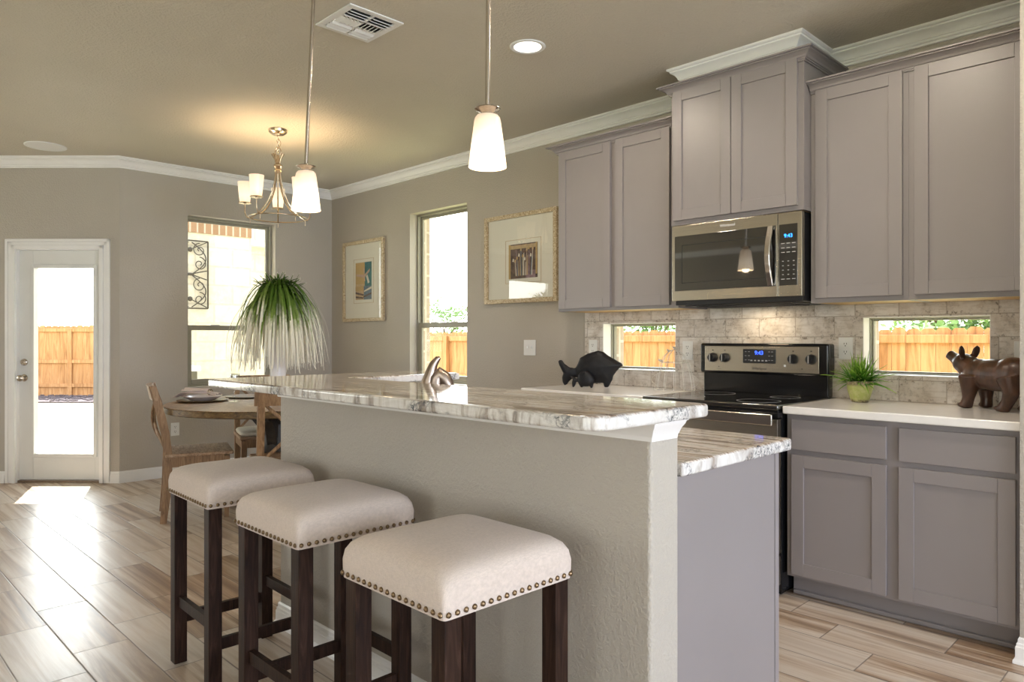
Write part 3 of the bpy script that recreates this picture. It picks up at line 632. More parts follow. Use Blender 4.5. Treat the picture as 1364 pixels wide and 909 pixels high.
# ------------------------------------------------------------------ outside
mb = MB(); mb.box(-40, 70, -40, 70, -.4, -.2); obj('ground_lawn', mb, 'lawn', None, 'pale sunlit lawn outside', 'lawn', kind=S)
mb = MB(); mb.prism([(XK+.3, YB+.1), (4.2, 9.0), (2.0, 11.5), (-1.2, 10.2), (-.4, 8.6), (CX, YB+.1)], -.2, -.06); obj('ground_patio', mb, 'concrete', None, 'bright concrete patio outside the glazed door', 'patio', kind=S)
def picket_fence(name, label, A, B, ztop, zbot, nrm, rail_z, wid=0.14):
    A, B = Vector(A).to_3d(), Vector(B).to_3d(); d = (B-A).normalized(); n = Vector(nrm).normalized(); L = (B-A).length
    t = thing(name, (A.x, A.y, zbot), label, 'fence'); rnd = random.Random(4); k = int(L/wid); mb = MB()
    for i in range(k):
        c = A+d*(i*wid+wid/2); w = wid*.485; zt_ = ztop+rnd.uniform(-.012, .012); e = .028
        m = frame3(d, Vector((0, 0, 1)), n); m.translation = Vector((c.x, c.y, 0))+n*rnd.uniform(0, .003)
        mb.prism([(-w, zbot), (w, zbot), (w, zt_-e), (w-e, zt_), (-w+e, zt_), (-w, zt_-e)], 0, .016, m)
    obj('picket_panel', mb, 'cedar', t)
    for z in rail_z:
        mb = MB(); a = A+n*.035; b = B+n*.035; mb.bar((a.x, a.y, z), (b.x, b.y, z), .038, .085, bev=.004); obj('rail', mb, 'cedar', t)
    for i in range(int(L/2.4)+1):
        c = A+d*min(L, i*2.4)+n*.06; mb = MB(); mb.box(c.x-.04, c.x+.04, c.y-.04, c.y+.04, zbot, ztop-.06, .005); obj('post', mb, 'cedar', t)
    return t
picket_fence('picket_fence', 'cedar picket fence of the side yard seen through the kitchen windows', (8.3, -2.0), (8.3, 17.5), 1.325, -.2, (-1, 0, 0), (1.215, .55, .0))
fc = Vector((4.55, 20.1, 0)); rt = Vector((.711, -.703, 0))
picket_fence('picket_fence', 'distant cedar picket fence seen through the glazed door', tuple((fc-rt*7).xy), tuple((fc+rt*4.2).xy), 1.53, -.2, tuple(-Vector((.703, .711, 0))), (1.42, .66, .08), .15)
m0 = fc-Vector((.703, .711, 0))*1.0; mb = MB(); rnd = random.Random(2)
mm = frame3(rt, Vector((.703, .711, 0)), Vector((0, 0, 1))); mm.translation = m0
mb.box(-7, 4.2, -.75, .85, -.22, -.16, .02, 2, mm)
for i in range(500): mb.box(-.05, .05, -.02, .02, 0, .03, .004, 1, mm @ Matrix.Translation((rnd.uniform(-3, 3), rnd.uniform(-.7, .9), -.165)) @ Matrix.Rotation(rnd.uniform(0, 3), 4, 'Z'))
obj('mulch', mb, 'mulch', None, 'strip of dark mulch along the distant fence', 'mulch', kind='stuff')
# limestone wing
mb = MB(); mb.box(2.75, 4.16, 9.0, 9.4, -.2, 2.515); mb.box(2.75, 4.16, 9.0, 9.4, 2.72, 5.7); mb.mi = 1; mb.box(2.75, 4.16, 8.985, 9.39, 2.515, 2.72)  # upper part raised out of view to keep sun off the nook window
obj('wall_stone', mb, ['stone', 'soldier'], None, 'cream limestone wall with a brick course outside the nook window', 'stone wall', kind=S)
mb = MB(); mb.box(4.16, 4.85, 9.35, 9.7, -.2, 2.45); obj('wall_pier', mb, 'stone', None, 'limestone pier right of the limestone wall', 'pier', kind=S)
mb = MB(); mb.box(4.14, 4.95, 9.2, 9.75, 2.45, 2.75, .01); mb.box(4.30, 4.95, 9.17, 9.2, 2.52, 2.70, .006); obj('trim_5', mb, 'trim', None, 'white porch beam over the limestone pier', 'beam', kind=S)
t = thing('scroll_wall_art', (3.37, 8.97, 1.586), 'wrought iron scroll panel hung on the limestone wall', 'wall art')
mb = MB()
for a, b in (((3.16, 1.586), (3.59, 1.586)), ((3.16, 2.41), (3.59, 2.41)), ((3.16, 1.586), (3.16, 2.41)), ((3.59, 1.586), (3.59, 2.41))): mb.bar((a[0], 8.965, a[1]), (b[0], 8.965, b[1]), .016, .016)
obj('rim_frame', mb, 'iron', t); mb = MB()
def scroll(cx, cz, r, a0, turns, sg):
    pts = []
    for i in range(40):
        f = i/39; rr = r*(1-.85*f); a = a0+sg*f*turns*2*math.pi; pts.append((cx+rr*math.cos(a), 8.965, cz+rr*math.sin(a)))
    mb.tube(pts, .006, 6)
for sx in (-1, 1):
    for k, cz in enumerate((1.70, 1.87, 2.13, 2.30)): scroll(3.375+sx*.115, cz, .085, R_(90 if sx < 0 else 90), 1.4, sx*(1 if k % 2 else -1))
    pts = [(3.375+sx*(.02+.17*math.sin(math.pi*i/20)), 8.965, 1.60+.39*i/20) for i in range(21)]; mb.tube(pts, .007, 6)
    pts = [(3.375+sx*(.02+.17*math.sin(math.pi*i/20)), 8.965, 2.0+.39*i/20) for i in range(21)]; mb.tube(pts, .007, 6)
    mb.tube([(3.375, 8.965, 2.0), (3.375+sx*.2, 8.965, 2.05)], .007, 6); mb.tube([(3.375, 8.965, 2.0), (3.375+sx*.2, 8.965, 1.94)], .007, 6)
    mb.tube([(3.375, 8.965, 1.70), (3.375+sx*.2, 8.965, 1.6)], .006, 6); mb.tube([(3.375, 8.965, 2.3), (3.375+sx*.2, 8.965, 2.4)], .006, 6)
mb.ell((3.375, 8.965, 2.0), (.05, .012, .018)); mb.ell((3.375, 8.965, 2.3), (.03, .012, .03)); mb.ell((3.375, 8.965, 1.70), (.03, .012, .03))
obj('scrollwork', mb, 'iron', t)
t = thing('outdoor_counter', (2.9, 8.3, -.06), 'grey outdoor counter with white cap by the limestone wall', 'counter')
mb = MB(); mb.box(2.62, 3.10, 8.02, 8.62, -.06, .86, .01); mb.box(2.62, 3.135, 8.0, 8.62, -.06, .62, .01); obj('counter_body', mb, 'greystone', t)
mb = MB(); mb.box(2.58, 3.125, 7.98, 8.66, .86, .92, .01); obj('counter_cap', mb, 'trim', t)
def tree(loc, h, r, label, seed):
    rnd = random.Random(seed); t = thing('leafy_tree', loc, label, 'tree', 'trees beyond the side yard fence'); x, y, z = loc
    mb = MB(); mb.tube([(x, y, z), (x+.05, y, z+h*.3), (x, y+.05, z+h*.6)], [.09, .07, .04], 8)
    for k in range(5):
        a = k*1.3; mb.tube([(x, y, z+h*.4), (x+math.cos(a)*r*.5, y+math.sin(a)*r*.5, z+h*.72)], [.04, .015], 6)
    obj('trunk', mb, 'bark', t)
    mb = MB(); cl = [(rnd.gauss(0, r*.42), rnd.gauss(0, r*.42), z+h*rnd.uniform(.35, .95)) for _ in range(16)]; mb.fixn = False
    for i in range(2600):
        c = rnd.choice(cl); p = Vector((x+c[0]+rnd.gauss(0, r*.22), y+c[1]+rnd.gauss(0, r*.22), c[2]+rnd.gauss(0, h*.06)))
        a = Vector((rnd.gauss(0, 1), rnd.gauss(0, 1), rnd.gauss(0, 1))).normalized(); b = a.orthogonal().normalized(); w = rnd.uniform(.05, .11)
        mb.faces([p-a*w, p+b*w*.45, p+a*w, p-b*w*.45], [(0, 1, 2, 3)], False, [(0, 0), (.5, .5), (0, 1), (.5, .5)])
    obj('crown', mb, 'treeleaf', t, sharp=None)
TL = [((12.5, -.4), 2.7, 1.2, 'low tree over the fence, right in the slot window by the pig'), ((13.5, 3.2), 2.5, 1.2, 'low tree over the fence, left in the slot window by the pig'), ((15, 7.0), 2.9, 1.3, 'low tree over the fence seen in the slot window above the fish'), ((16.5, 11.2), 3.0, 1.3, 'low tree over the fence beside the slot window above the fish'),
      ((19, 16.2), 3.0, 1.6, 'tree at the right edge of the tall window view'), ((22, 20.0), 2.5, 1.5, 'tree in the middle of the tall window view'), ((21, 25.6), 3.1, 1.6, 'tree at the left side of the tall window view')]
for i, (p, h, r, lb) in enumerate(TL): tree((p[0], p[1], -.2), h, r, lb, 20+i)

# ------------------------------------------------------------------ cabinets
def shaker(mb, x, y0, y1, z0, z1, th=.02, st=.058):
    """door front facing -X; x = back plane, front at x-th; flat centre panel set back"""
    f = x-th
    mb.box(f, x, y0, y0+st, z0, z1, .002); mb.box(f, x, y1-st, y1, z0, z1, .002)
    mb.box(f, x, y0+st, y1-st, z0, z0+st, .002); mb.box(f, x, y0+st, y1-st, z1-st, z1, .002)
    mb.box(f+.009, x, y0+st-.004, y1-st+.004, z0+st-.004, z1-st+.004)
CC = [(0, 0), (.006, 0), (.006, .007), (.011, .008), (.011, .014), (.016, .016), (.020, .025), (.030, .034), (.043, .039), (.048, .040), (.048, .045), (.060, .046), (.060, .054), (0, .054)]
def cabinet_upper(label, y0, y1, z0, z1, xf, doors, dz0, dz1):
    t = thing('wall_cabinet', (XK, (y0+y1)/2, z0), label, 'cabinet', 'grey wall cabinets')
    mb = MB(); mb.box(xf, XK-.0005, y0, y1, z0+.018, z1, .001)
    mb.box(xf, xf+.02, y0, y1, z0, z0+.02, .001); mb.box(xf+.0201, XK-.0095, y0, y0+.016, z0, z0+.0179); mb.box(xf+.0201, XK-.0095, y1-.016, y1, z0, z0+.0179)
    b = obj('cabinet_body', mb, 'cab', t)
    mb = MB(); mb.box(xf+.021, XK-.0095, y0+.017, y1-.017, z0+.001, z0+.0175); obj('underside_panel', mb, 'cabwood', b, 'pale raw wood underside')
    for a, c in doors: mb = MB(); shaker(mb, xf, a, c, dz0, dz1); obj('door', mb, 'cab', t)
    return t
UF = 3.612
t = cabinet_upper('grey two-door wall cabinet left of the microwave', 2.284, 3.209, 1.397, 2.46, UF, [(2.335, 2.726), (2.766, 3.192)], 1.415, 2.452)
mb = MB(); mb.sweep([(UF-.002, 2.284), (UF-.002, 3.211), (XK-.001, 3.211)], CC, 1, z=2.442); mb.box(UF, XK-.001, 2.284, 3.209, 2.46, 2.485); obj('crown', mb, 'cab', t, sharp=24)
t = cabinet_upper('grey two-door wall cabinet above the microwave, taller than its neighbours', 1.520, 2.282, 1.860, 2.62, 3.535, [(1.548, 1.903), (1.907, 2.262)], 1.884, 2.612)
mb = MB(); mb.sweep([(XK-.001, 1.518), (3.533, 1.518), (3.533, 2.284), (XK-.001, 2.284)], CC, 1, z=2.594); mb.box(3.535, XK-.001, 1.52, 2.282, 2.62, 2.644); obj('crown', mb, 'cab', t, sharp=24)
t = cabinet_upper('grey one-door wall cabinet just right of the microwave, above the potted grass', 1.0701, 1.518, 1.397, 2.46, UF, [(1.092, 1.490)], 1.420, 2.452)
t2 = cabinet_upper('grey one-door wall cabinet at the right end, above the pig figure', RY+.002, 1.0699, 1.397, 2.46, UF, [(RY+.02, 1.042)], 1.420, 2.452)
mb = MB(); mb.sweep([(UF-.002, RY+.002), (UF-.002, 1.518)], CC, 1, z=2.442); mb.box(UF, XK-.001, RY+.002, 1.518, 2.4605, 2.485)
obj('trim_6', mb, 'cab', None, 'grey crown moulding along the two cabinets right of the microwave', 'moulding', kind=S, sharp=24)
def cabinet_base(label, y0, y1, doors, xf=3.330):
    t = thing('base_cabinet', (XK, (y0+y1)/2, 0), label, 'cabinet', 'grey base cabinets')
    mb = MB(); mb.box(xf, XK-.001, y0, y1, .10, .866, .001); mb.box(3.40, XK-.001, y0, y1, 0, .10); obj('cabinet_body', mb, 'cab', t)
    mb = MB(); mb.box(3.385, 3.40, y0+.002, y1-.002, 0, .022, .006, 3); obj('shoe_molding', mb, 'cab', t)
    for a, b in doors:
        mb = MB(); mb.box(xf-.019, xf, a, b, .700, .842, .003); obj('drawer', mb, 'cab', t)
        mb = MB(); shaker(mb, xf, a, b, .115, .676); obj('door', mb, 'cab', t)
    return t
cabinet_base('grey base cabinet with two drawers and two doors, right of the range', RY+.002, 1.512, [(.607, 1.020), (1.070, 1.485)])
cabinet_base('grey base cabinet left of the range, behind the island', 2.292, 3.225, [(2.32, 2.735), (2.785, 3.20)])
for nm, y0, y1, lb in (('countertop', RY+.001, 1.518, 'white quartz countertop right of the range under the pig'), ('countertop', 2.288, 3.245, 'white quartz countertop left of the range under the fish')):
    mb = MB(); mb.box(3.288, XK-.0085, y0, y1, .8665, .903, .006, 3); obj(nm, mb, 'quartz', None, lb, 'countertop')

# ------------------------------------------------------------------ microwave
MX, MY0, MY1, MZ0, MZ1 = 3.537, 1.531, 2.281, 1.432, 1.857
t = thing('microwave', (3.70, 1.906, 1.408), 'stainless over-the-range microwave with black door window', 'microwave')
mb = MB(); mb.box(MX+.03, XK-.009, MY0+.006, MY1-.006, 1.408, MZ1, .004); body = obj('body', mb, 'blackmat', t, 'black microwave casing')
mb = MB(); mb.box(MX+.06, XK-.05, MY0+.05, MY1-.05, 1.402, 1.409, .002)
for i in range(12): mb.box(MX+.10+i*.02, MX+.108+i*.02, MY0+.10, MY1-.10, 1.398, 1.403)
obj('vent_grille', mb, 'blackmat', body)
DY = 1.656
mb = MB(); mb.box(MX, MX+.032, DY+.0015, MY1, MZ0, MZ1, .004, 2); md = obj('door', mb, 'steel', t)
mb = MB(); mb.box(MX-.0015, MX+.004, DY+.010, 2.262, 1.487, 1.797, .003, 2); win = obj('door_window', mb, 'blackglass', md, 'black glass window')
mb = MB(); y0, y1, z0, z1 = 1.72, 2.215, 1.53, 1.745
for a in ((y0, y1, z1-.003, z1), (y0, y1, z0, z0+.003), (y0, y0+.003, z0, z1), (y1-.003, y1, z0, z1)): mb.box(MX-.0022, MX-.001, a[0], a[1], a[2], a[3])
obj('screen_border', mb, 'blackmat', md)
mb = MB(); mb.box(MX, MX+.032, MY0, DY-.0015, MZ0, MZ1, .004, 2); cp = obj('control_section', mb, 'steel', t)
mb = MB(); mb.box(MX-.0015, MX+.004, MY0+.022, DY-.006, 1.487, 1.797, .003, 2); mb.mi = 1
text('display', '9:43', .026, 'ledcy', (MX-.0022, 1.600, 1.737), (0, -1, 0), (0, 0, 1), cp)
for r in range(9):
    if r == 3: continue
    for c in range(3):
        w = .009 if (r < 3 or r > 7) else .004; zz = 1.70-r*.0225; yy = 1.628-c*.028; mb.box(MX-.0021, MX-.0014, yy-w, yy+w, zz-.0016, zz+.0016)
obj('control_panel', mb, ['blackglass', 'print'], cp)
pts = []
for i in range(17):
    f = i/16; pts.append((MX-.010-.038*math.sin(math.pi*f), 1.690, 1.492+.30*f))
rings = []
for i, p in enumerate(pts):
    d = Vector(pts[min(i+1, 16)])-Vector(pts[max(i-1, 0)]); d.normalize(); nn = Vector((d.z, 0, -d.x)); p = Vector(p)
    rings.append([p+Vector((0, s_, 0))*.014+nn*q*.006 for s_, q in ((-1, -.6), (-.8, -1), (.8, -1), (1, -.6), (1, .6), (.8, 1), (-.8, 1), (-1, .6))])
mb = MB(); mb.loft(rings); mb.box(MX-.012, MX+.001, 1.678, 1.702, 1.492, 1.505, .002); mb.box(MX-.012, MX+.001, 1.678, 1.702, 1.779, 1.792, .002); obj('handle', mb, 'steel2', md, 'bowed polished steel handle')
text('logo', 'Whirlpool', .021, 'printlt', (MX-.001, 1.935, 1.828), (0, -1, 0), (0, 0, 1), md)
# ------------------------------------------------------------------ range
t = thing('electric_range', (3.6, 1.902, 0), 'black and stainless electric range with back control panel', 'range')
RY0, RY1 = 1.522, 2.284
mb = MB(); mb.box(3.30, 3.915, RY0+.003, RY1-.003, .02, .885, .004); mb.box(3.33, 3.90, RY0+.02, RY1-.02, 0, .02); body = obj('body', mb, 'black', t)
mb = MB(); mb.box(3.250, 3.875, RY0, RY1, .883, .908, .007, 3); ct = obj('cooktop', mb, 'blackglass', t)
for (cx, cy, r) in ((3.42, 1.70, .105), (3.42, 2.10, .085), (3.72, 1.70, .075), (3.72, 2.10, .10)):
    mb = MB(); mb.lathe([(r-.0015, .9082), (r+.0015, .9082), (r+.0015, .9085), (r-.0015, .9085)], (cx, cy, 0), 40); obj('burner_ring', mb, 'print', ct)
mb = MB(); mb.box(3.262, 3.31, RY0+.004, RY1-.004, .845, .884, .004); obj('front_rail', mb, 'black', body)
mb = MB(); mb.box(3.262, 3.30, RY0+.006, RY1-.006, .205, .840, .005); od = obj('oven_door', mb, 'steel', t)
mb = MB(); mb.box(3.2605, 3.265, RY0+.075, RY1-.075, .30, .735, .003); obj('oven_window', mb, 'blackglass', od)
mb = MB(); mb.box(3.212, 3.226, RY0+.012, RY1-.012, .812, .866, .006, 3)
for yy in (RY0+.05, RY1-.05): mb.box(3.222, 3.265, yy-.012, yy+.012, .822, .846, .003)
obj('handle', mb, 'steel2', od)
mb = MB(); mb.box(3.266, 3.30, RY0+.006, RY1-.006, .055, .195, .005); obj('drawer', mb, 'steel', t)
# backguard
mb = MB(); mb.box(3.868, 3.932, RY0+.012, RY1-.012, .905, 1.03, .008); mb.box(3.845, 3.932, RY0+.002, RY1-.002, 1.018, 1.192, .012, 4); bgd = obj('backguard', mb, 'black', t)
mb = MB(); mb.box(3.842, 3.85, RY0+.05, RY1-.034, 1.030, 1.176, .004); mb.mi = 1
for yy in (2.157, 1.663): mb.lathe([(0, 0), (.003, 0), (.003, .0006), (0, .0006)], (3.8418, yy, 1.055), 12, (-1, 0, 0)); mb.box(3.8414, 3.8420, yy-.014, yy+.014, 1.0425, 1.0435)
for yy in (2.196, 2.118, 1.712, 1.614): mb.box(3.8414, 3.8420, yy-.004, yy+.004, 1.148, 1.154)
pn = obj('control_panel', mb, ['steel', 'printdk'], t)
for yy, zz in ((2.196, 1.108), (2.118, 1.108), (1.712, 1.108), (1.614, 1.108)):
    mb = MB(); mb.lathe([(0, 0), (.0275, 0), (.0265, .012), (.022, .026), (.019, .030), (0, .030)], (3.842, yy, zz), 28, (-1, 0, 0)); mb.obox((3.809, yy, zz), (1, 0, 0), (0, 1, 0), (0, 0, 1), .006, .006, .023, .002)
    k = obj('knob', mb, 'blackmat', t); mb = MB(); mb.box(3.8028, 3.8035, yy-.0015, yy+.0015, zz-.021, zz+.021); obj('pointer', mb, 'printlt', k)
mb = MB(); mb.box(3.836, 3.845, 1.810, 2.004, 1.080, 1.160, .006, 3); mb.mi = 1
for i in range(5): mb.box(3.8350, 3.8362, 1.950-i*.022-.006, 1.950-i*.022+.006, 1.092, 1.099)
for yy in (1.985, 1.965, 1.845, 1.828):
    for zz in (1.145, 1.122, 1.098): mb.box(3.8350, 3.8362, yy-.005, yy+.005, zz-.0012, zz+.0012)
dp = obj('display_panel', mb, ['blackmat', 'print'], t)
text('display', '9:43', .030, 'led', (3.8352, 1.905, 1.138), (0, -1, 0), (0, 0, 1), dp)
text('logo', 'Whirlpool', .020, 'printdk', (3.8415, 1.905, 1.050), (0, -1, 0), (0, 0, 1), pn)
mb = MB(); mb.box(3.8412, 3.8420, 1.752, 1.764, 1.064, 1.076); obj('badge', mb, 'printlt', pn)

# ------------------------------------------------------------------ island tops and cabinet
def slab(poly, z0, z1, bev=.008):
    t_ = bmesh.new(); a = [t_.verts.new((x, y, z0)) for x, y in poly]; b = [t_.verts.new((x, y, z1)) for x, y in poly]; n = len(poly)
    t_.faces.new(list(reversed(a))); top = t_.faces.new(b)
    for i in range(n): t_.faces.new([a[i], a[(i+1) % n], b[(i+1) % n], b[i]])
    bmesh.ops.recalc_face_normals(t_, faces=t_.faces)
    bmesh.ops.bevel(t_, geom=[e for e in t_.edges if abs(e.verts[0].co.z-e.verts[1].co.z) < 1e-6], offset=bev, segments=3, affect='EDGES', profile=.5)
    bmesh.ops.triangulate(t_, faces=[f for f in t_.faces if len(f.verts) > 4]); m = MB(); m._merge(t_); return m
def rnd_corner(c, r, a0, a1, n=8): return [(c[0]+r*math.cos(R_(a0+(a1-a0)*i/n)), c[1]+r*math.sin(R_(a0+(a1-a0)*i/n))) for i in range(n+1)]
BX0, BX1, BY0, BY1 = 1.168, 1.625, .932, 2.93
poly = rnd_corner((BX0+.06, BY0+.06), .06, 180, 270) + rnd_corner((BX1-.025, BY0+.025), .025, 270, 360) + [(BX1, 2.60), (2.22, 2.60)] + rnd_corner((2.19, BY1-.03), .03, 0, 90) + rnd_corner((BX0+.02, BY1-.02), .02, 90, 180)
obj('bar_countertop', slab(poly, 1.0255, 1.058), 'granite', None, 'raised brown-veined stone bar top of the island', 'bar top', sharp=50)
poly = [(1.587, .995), (2.215, .995)] + rnd_corner((2.215, 1.02), .025, 270, 360)[1:] + [(2.24, 2.755), (1.587, 2.755)]
obj('island_countertop', slab(poly, .868, .905), 'granite', None, 'lower brown-veined stone counter of the island behind the bar', 'countertop', sharp=50)
t = thing('island_cabinet', (1.9, 1.9, 0), 'grey island base cabinet under the lower stone counter', 'cabinet')
mb = MB(); mb.box(1.587, 2.165, 1.04, 2.755, .10, .8675, .001); mb.box(1.587, 2.10, 1.04, 2.755, 0, .10); obj('cabinet_body', mb, 'cab', t)
mb = MB(); mb.box(1.587, 2.172, 1.022, 1.04, 0, .8675, .001); mb.box(2.160, 2.185, 1.018, 1.045, 0, .8675, .003); obj('end_panel', mb, 'cab', t)
for i in range(4): mb = MB(); y0 = 1.07+i*.42; mb.box(2.165, 2.184, y0, y0+.40, .12, .84, .003); obj('door', mb, 'cab', t)

# faucet
fx, fy = 1.70, 2.17
t = thing('kitchen_faucet', (fx, fy, .905), 'brushed nickel kitchen faucet with tall lever on the island counter', 'faucet')
fl = Vector((.711, -.703, 0))     # spout swings along the island, away from the lever
mb = MB(); mb.lathe([(0, 0), (.036, 0), (.036, .008), (.033, .014), (.032, .10), (.029, .13), (.024, .150), (.014, .162), (0, .164)], (fx, fy, .905), 28); obj('body', mb, 'bronze', t)
c = Vector((fx, fy, .905)); mb = MB()
prof = [(.0, .02), (-.006, .10), (.004, .15), (.016, .19), (.026, .218), (.040, .238), (.050, .243)]
mb.tube([c+fl*a-fl*.006+Vector((0, 0, z)) for a, z in prof], [.033, .031, .025, .020, .016, .012, .006], 16); obj('lever', mb, 'bronze', t)
mb = MB(); prof = [(.014, .04), (.020, .12), (.030, .166), (.044, .182), (.059, .168), (.071, .140), (.078, .118)]
mb.tube([c+fl*a+Vector((0, 0, z)) for a, z in prof], [.030, .030, .028, .026, .027, .027, .023], 18); obj('spout', mb, 'bronze', t)
# ------------------------------------------------------------------ bar stools
def sq(cx, cy, hx, hy, n, z, k=40):
    out = []
    for i in range(k):
        a = 2*math.pi*(i+.5)/k; ca, sa = math.cos(a), math.sin(a); e = 2.0/n
        out.append((cx+hx*math.copysign(abs(ca)**e, ca), cy+hy*math.copysign(abs(sa)**e, sa), z))
    return out
SH, SB = .200, .640
stool = thing('bar_stool', (0, 0, 0), '', 'stool', 'cream nailhead bar stools')
mb = MB(); q = SH
mb.loft([sq(0, 0, q-.03, q-.03, 40, SB+.004, 88), sq(0, 0, q-.002, q-.002, 40, SB, 88), sq(0, 0, q, q, 36, SB+.012, 88), sq(0, 0, q+.002, q+.002, 26, SB+.045, 88), sq(0, 0, q, q, 18, SB+.068, 88), sq(0, 0, q-.006, q-.006, 12, SB+.084, 88), sq(0, 0, q-.020, q-.020, 9, SB+.096, 88), sq(0, 0, q-.045, q-.045, 7, SB+.104, 88), sq(0, 0, q*.55, q*.55, 5, SB+.110, 88), sq(0, 0, q*.2, q*.2, 3, SB+.112, 88)])
seat = obj('seat', mb, 'linen', stool, 'cream linen seat', sharp=60)
mb = MB(); NN = 17
for i in range(NN):
    u = -q+.011+(2*q-.022)*i/(NN-1)
    for p, n in (((u, -q-.0008, SB+.0125), (0, -1, 0)), ((u, q+.0008, SB+.0125), (0, 1, 0)), ((-q-.0008, u, SB+.0125), (-1, 0, 0)), ((q+.0008, u, SB+.0125), (1, 0, 0))):
        mb.lathe([(.0064, 0), (.0058, .0030), (.0034, .0050), (0.0003, .0057)], p, 10, n)
obj('nailhead_trim', mb, 'nail', seat, 'antique brass nailheads')
lw = .046; li = q-.008-lw/2
for sx in (-1, 1):
    for sy in (-1, 1): mb = MB(); mb.box(sx*li-lw/2, sx*li+lw/2, sy*li-lw/2, sy*li+lw/2, 0, SB+.003, .003); obj('leg', mb, 'espresso', stool)
mb = MB(); r_ = li-lw/2
for sx in (-1, 1): mb = MB(); mb.box(sx*li-.010, sx*li+.010, -r_, r_, .215, .255, .002); obj('stretcher', mb, 'espresso', stool)
for sy in (-1, 1): mb = MB(); mb.box(-r_, r_, sy*li-.010, sy*li+.010, .145, .185, .002); obj('stretcher', mb, 'espresso', stool)
SP = [((1.138, 1.342, 0), -.5, 'cream nailhead bar stool nearest the camera, by the end of the bar'), ((1.168, 2.012, 0), 0, 'cream nailhead bar stool in the middle of the row'), ((1.186, 2.650, 0), -1.5, 'cream nailhead bar stool farthest along the row, near the wooden chairs'), ((2.06, 3.43, 0), 2, 'cream nailhead bar stool mostly hidden beyond the far end of the bar')]
for i, (p, a, lb) in enumerate(SP):
    if i == 0: stool.location = p; stool.rotation_euler = (0, 0, R_(a)); stool['label'] = lb
    else: dup(stool, p, R_(a), lb)

# ------------------------------------------------------------------ dining table and chairs
TX, TY, TR = 2.49, 4.95, .76
t = thing('dining_table', (TX, TY, 0), 'round rustic wood dining table on a dark carved pedestal', 'table')
mb = MB(); mb.lathe([(0, .755), (.5, .755), (TR-.004, .755), (TR-.002, .7592), (TR-.004, .7598), (0, .760)], (TX, TY, 0), 64); mb.lathe([(0, .752), (TR-.004, .752), (TR-.004, .758)], (TX, TY, 0), 64); obj('tabletop', mb, 'tabletop', t)
mb = MB(); mb.lathe([(TR-.09, .712), (TR-.012, .712), (TR, .718), (TR, .754), (TR-.004, .756), (TR-.09, .756), (TR-.09, .712)], (TX, TY, 0), 64); obj('rim', mb, 'tablerim', t)
mb = MB(); mb.lathe([(0, .06), (.11, .06), (.12, .10), (.09, .15), (.075, .24), (.10, .34), (.115, .42), (.09, .52), (.085, .60), (.14, .66), (.30, .69), (.30, .754), (0, .754)], (TX, TY, 0), 24); obj('pedestal', mb, 'darkbase', t)
for k in range(4):
    a = R_(40+90*k); d = Vector((math.cos(a), math.sin(a), 0)); m = frame3(d, Vector((0, 0, 1)), d.cross(Vector((0, 0, 1)))); m.translation = Vector((TX, TY, 0))
    mb = MB(); mb.prism([(.06, .42), (.10, .45), (.125, .52), (.14, .58), (.18, .625), (.24, .645), (.245, .695), (.30, .70), (.30, .712), (.06, .712)], -.035, .035, m); obj('bracket', mb, 'darkbase', t)
    mb = MB(); mb.prism([(.06, .30), (.12, .24), (.20, .14), (.32, .085), (.44, .07), (.46, .04), (.44, 0), (.36, 0), (.33, .03), (.20, .045), (.06, .05)], -.04, .04, m); obj('foot', mb, 'oak', t)
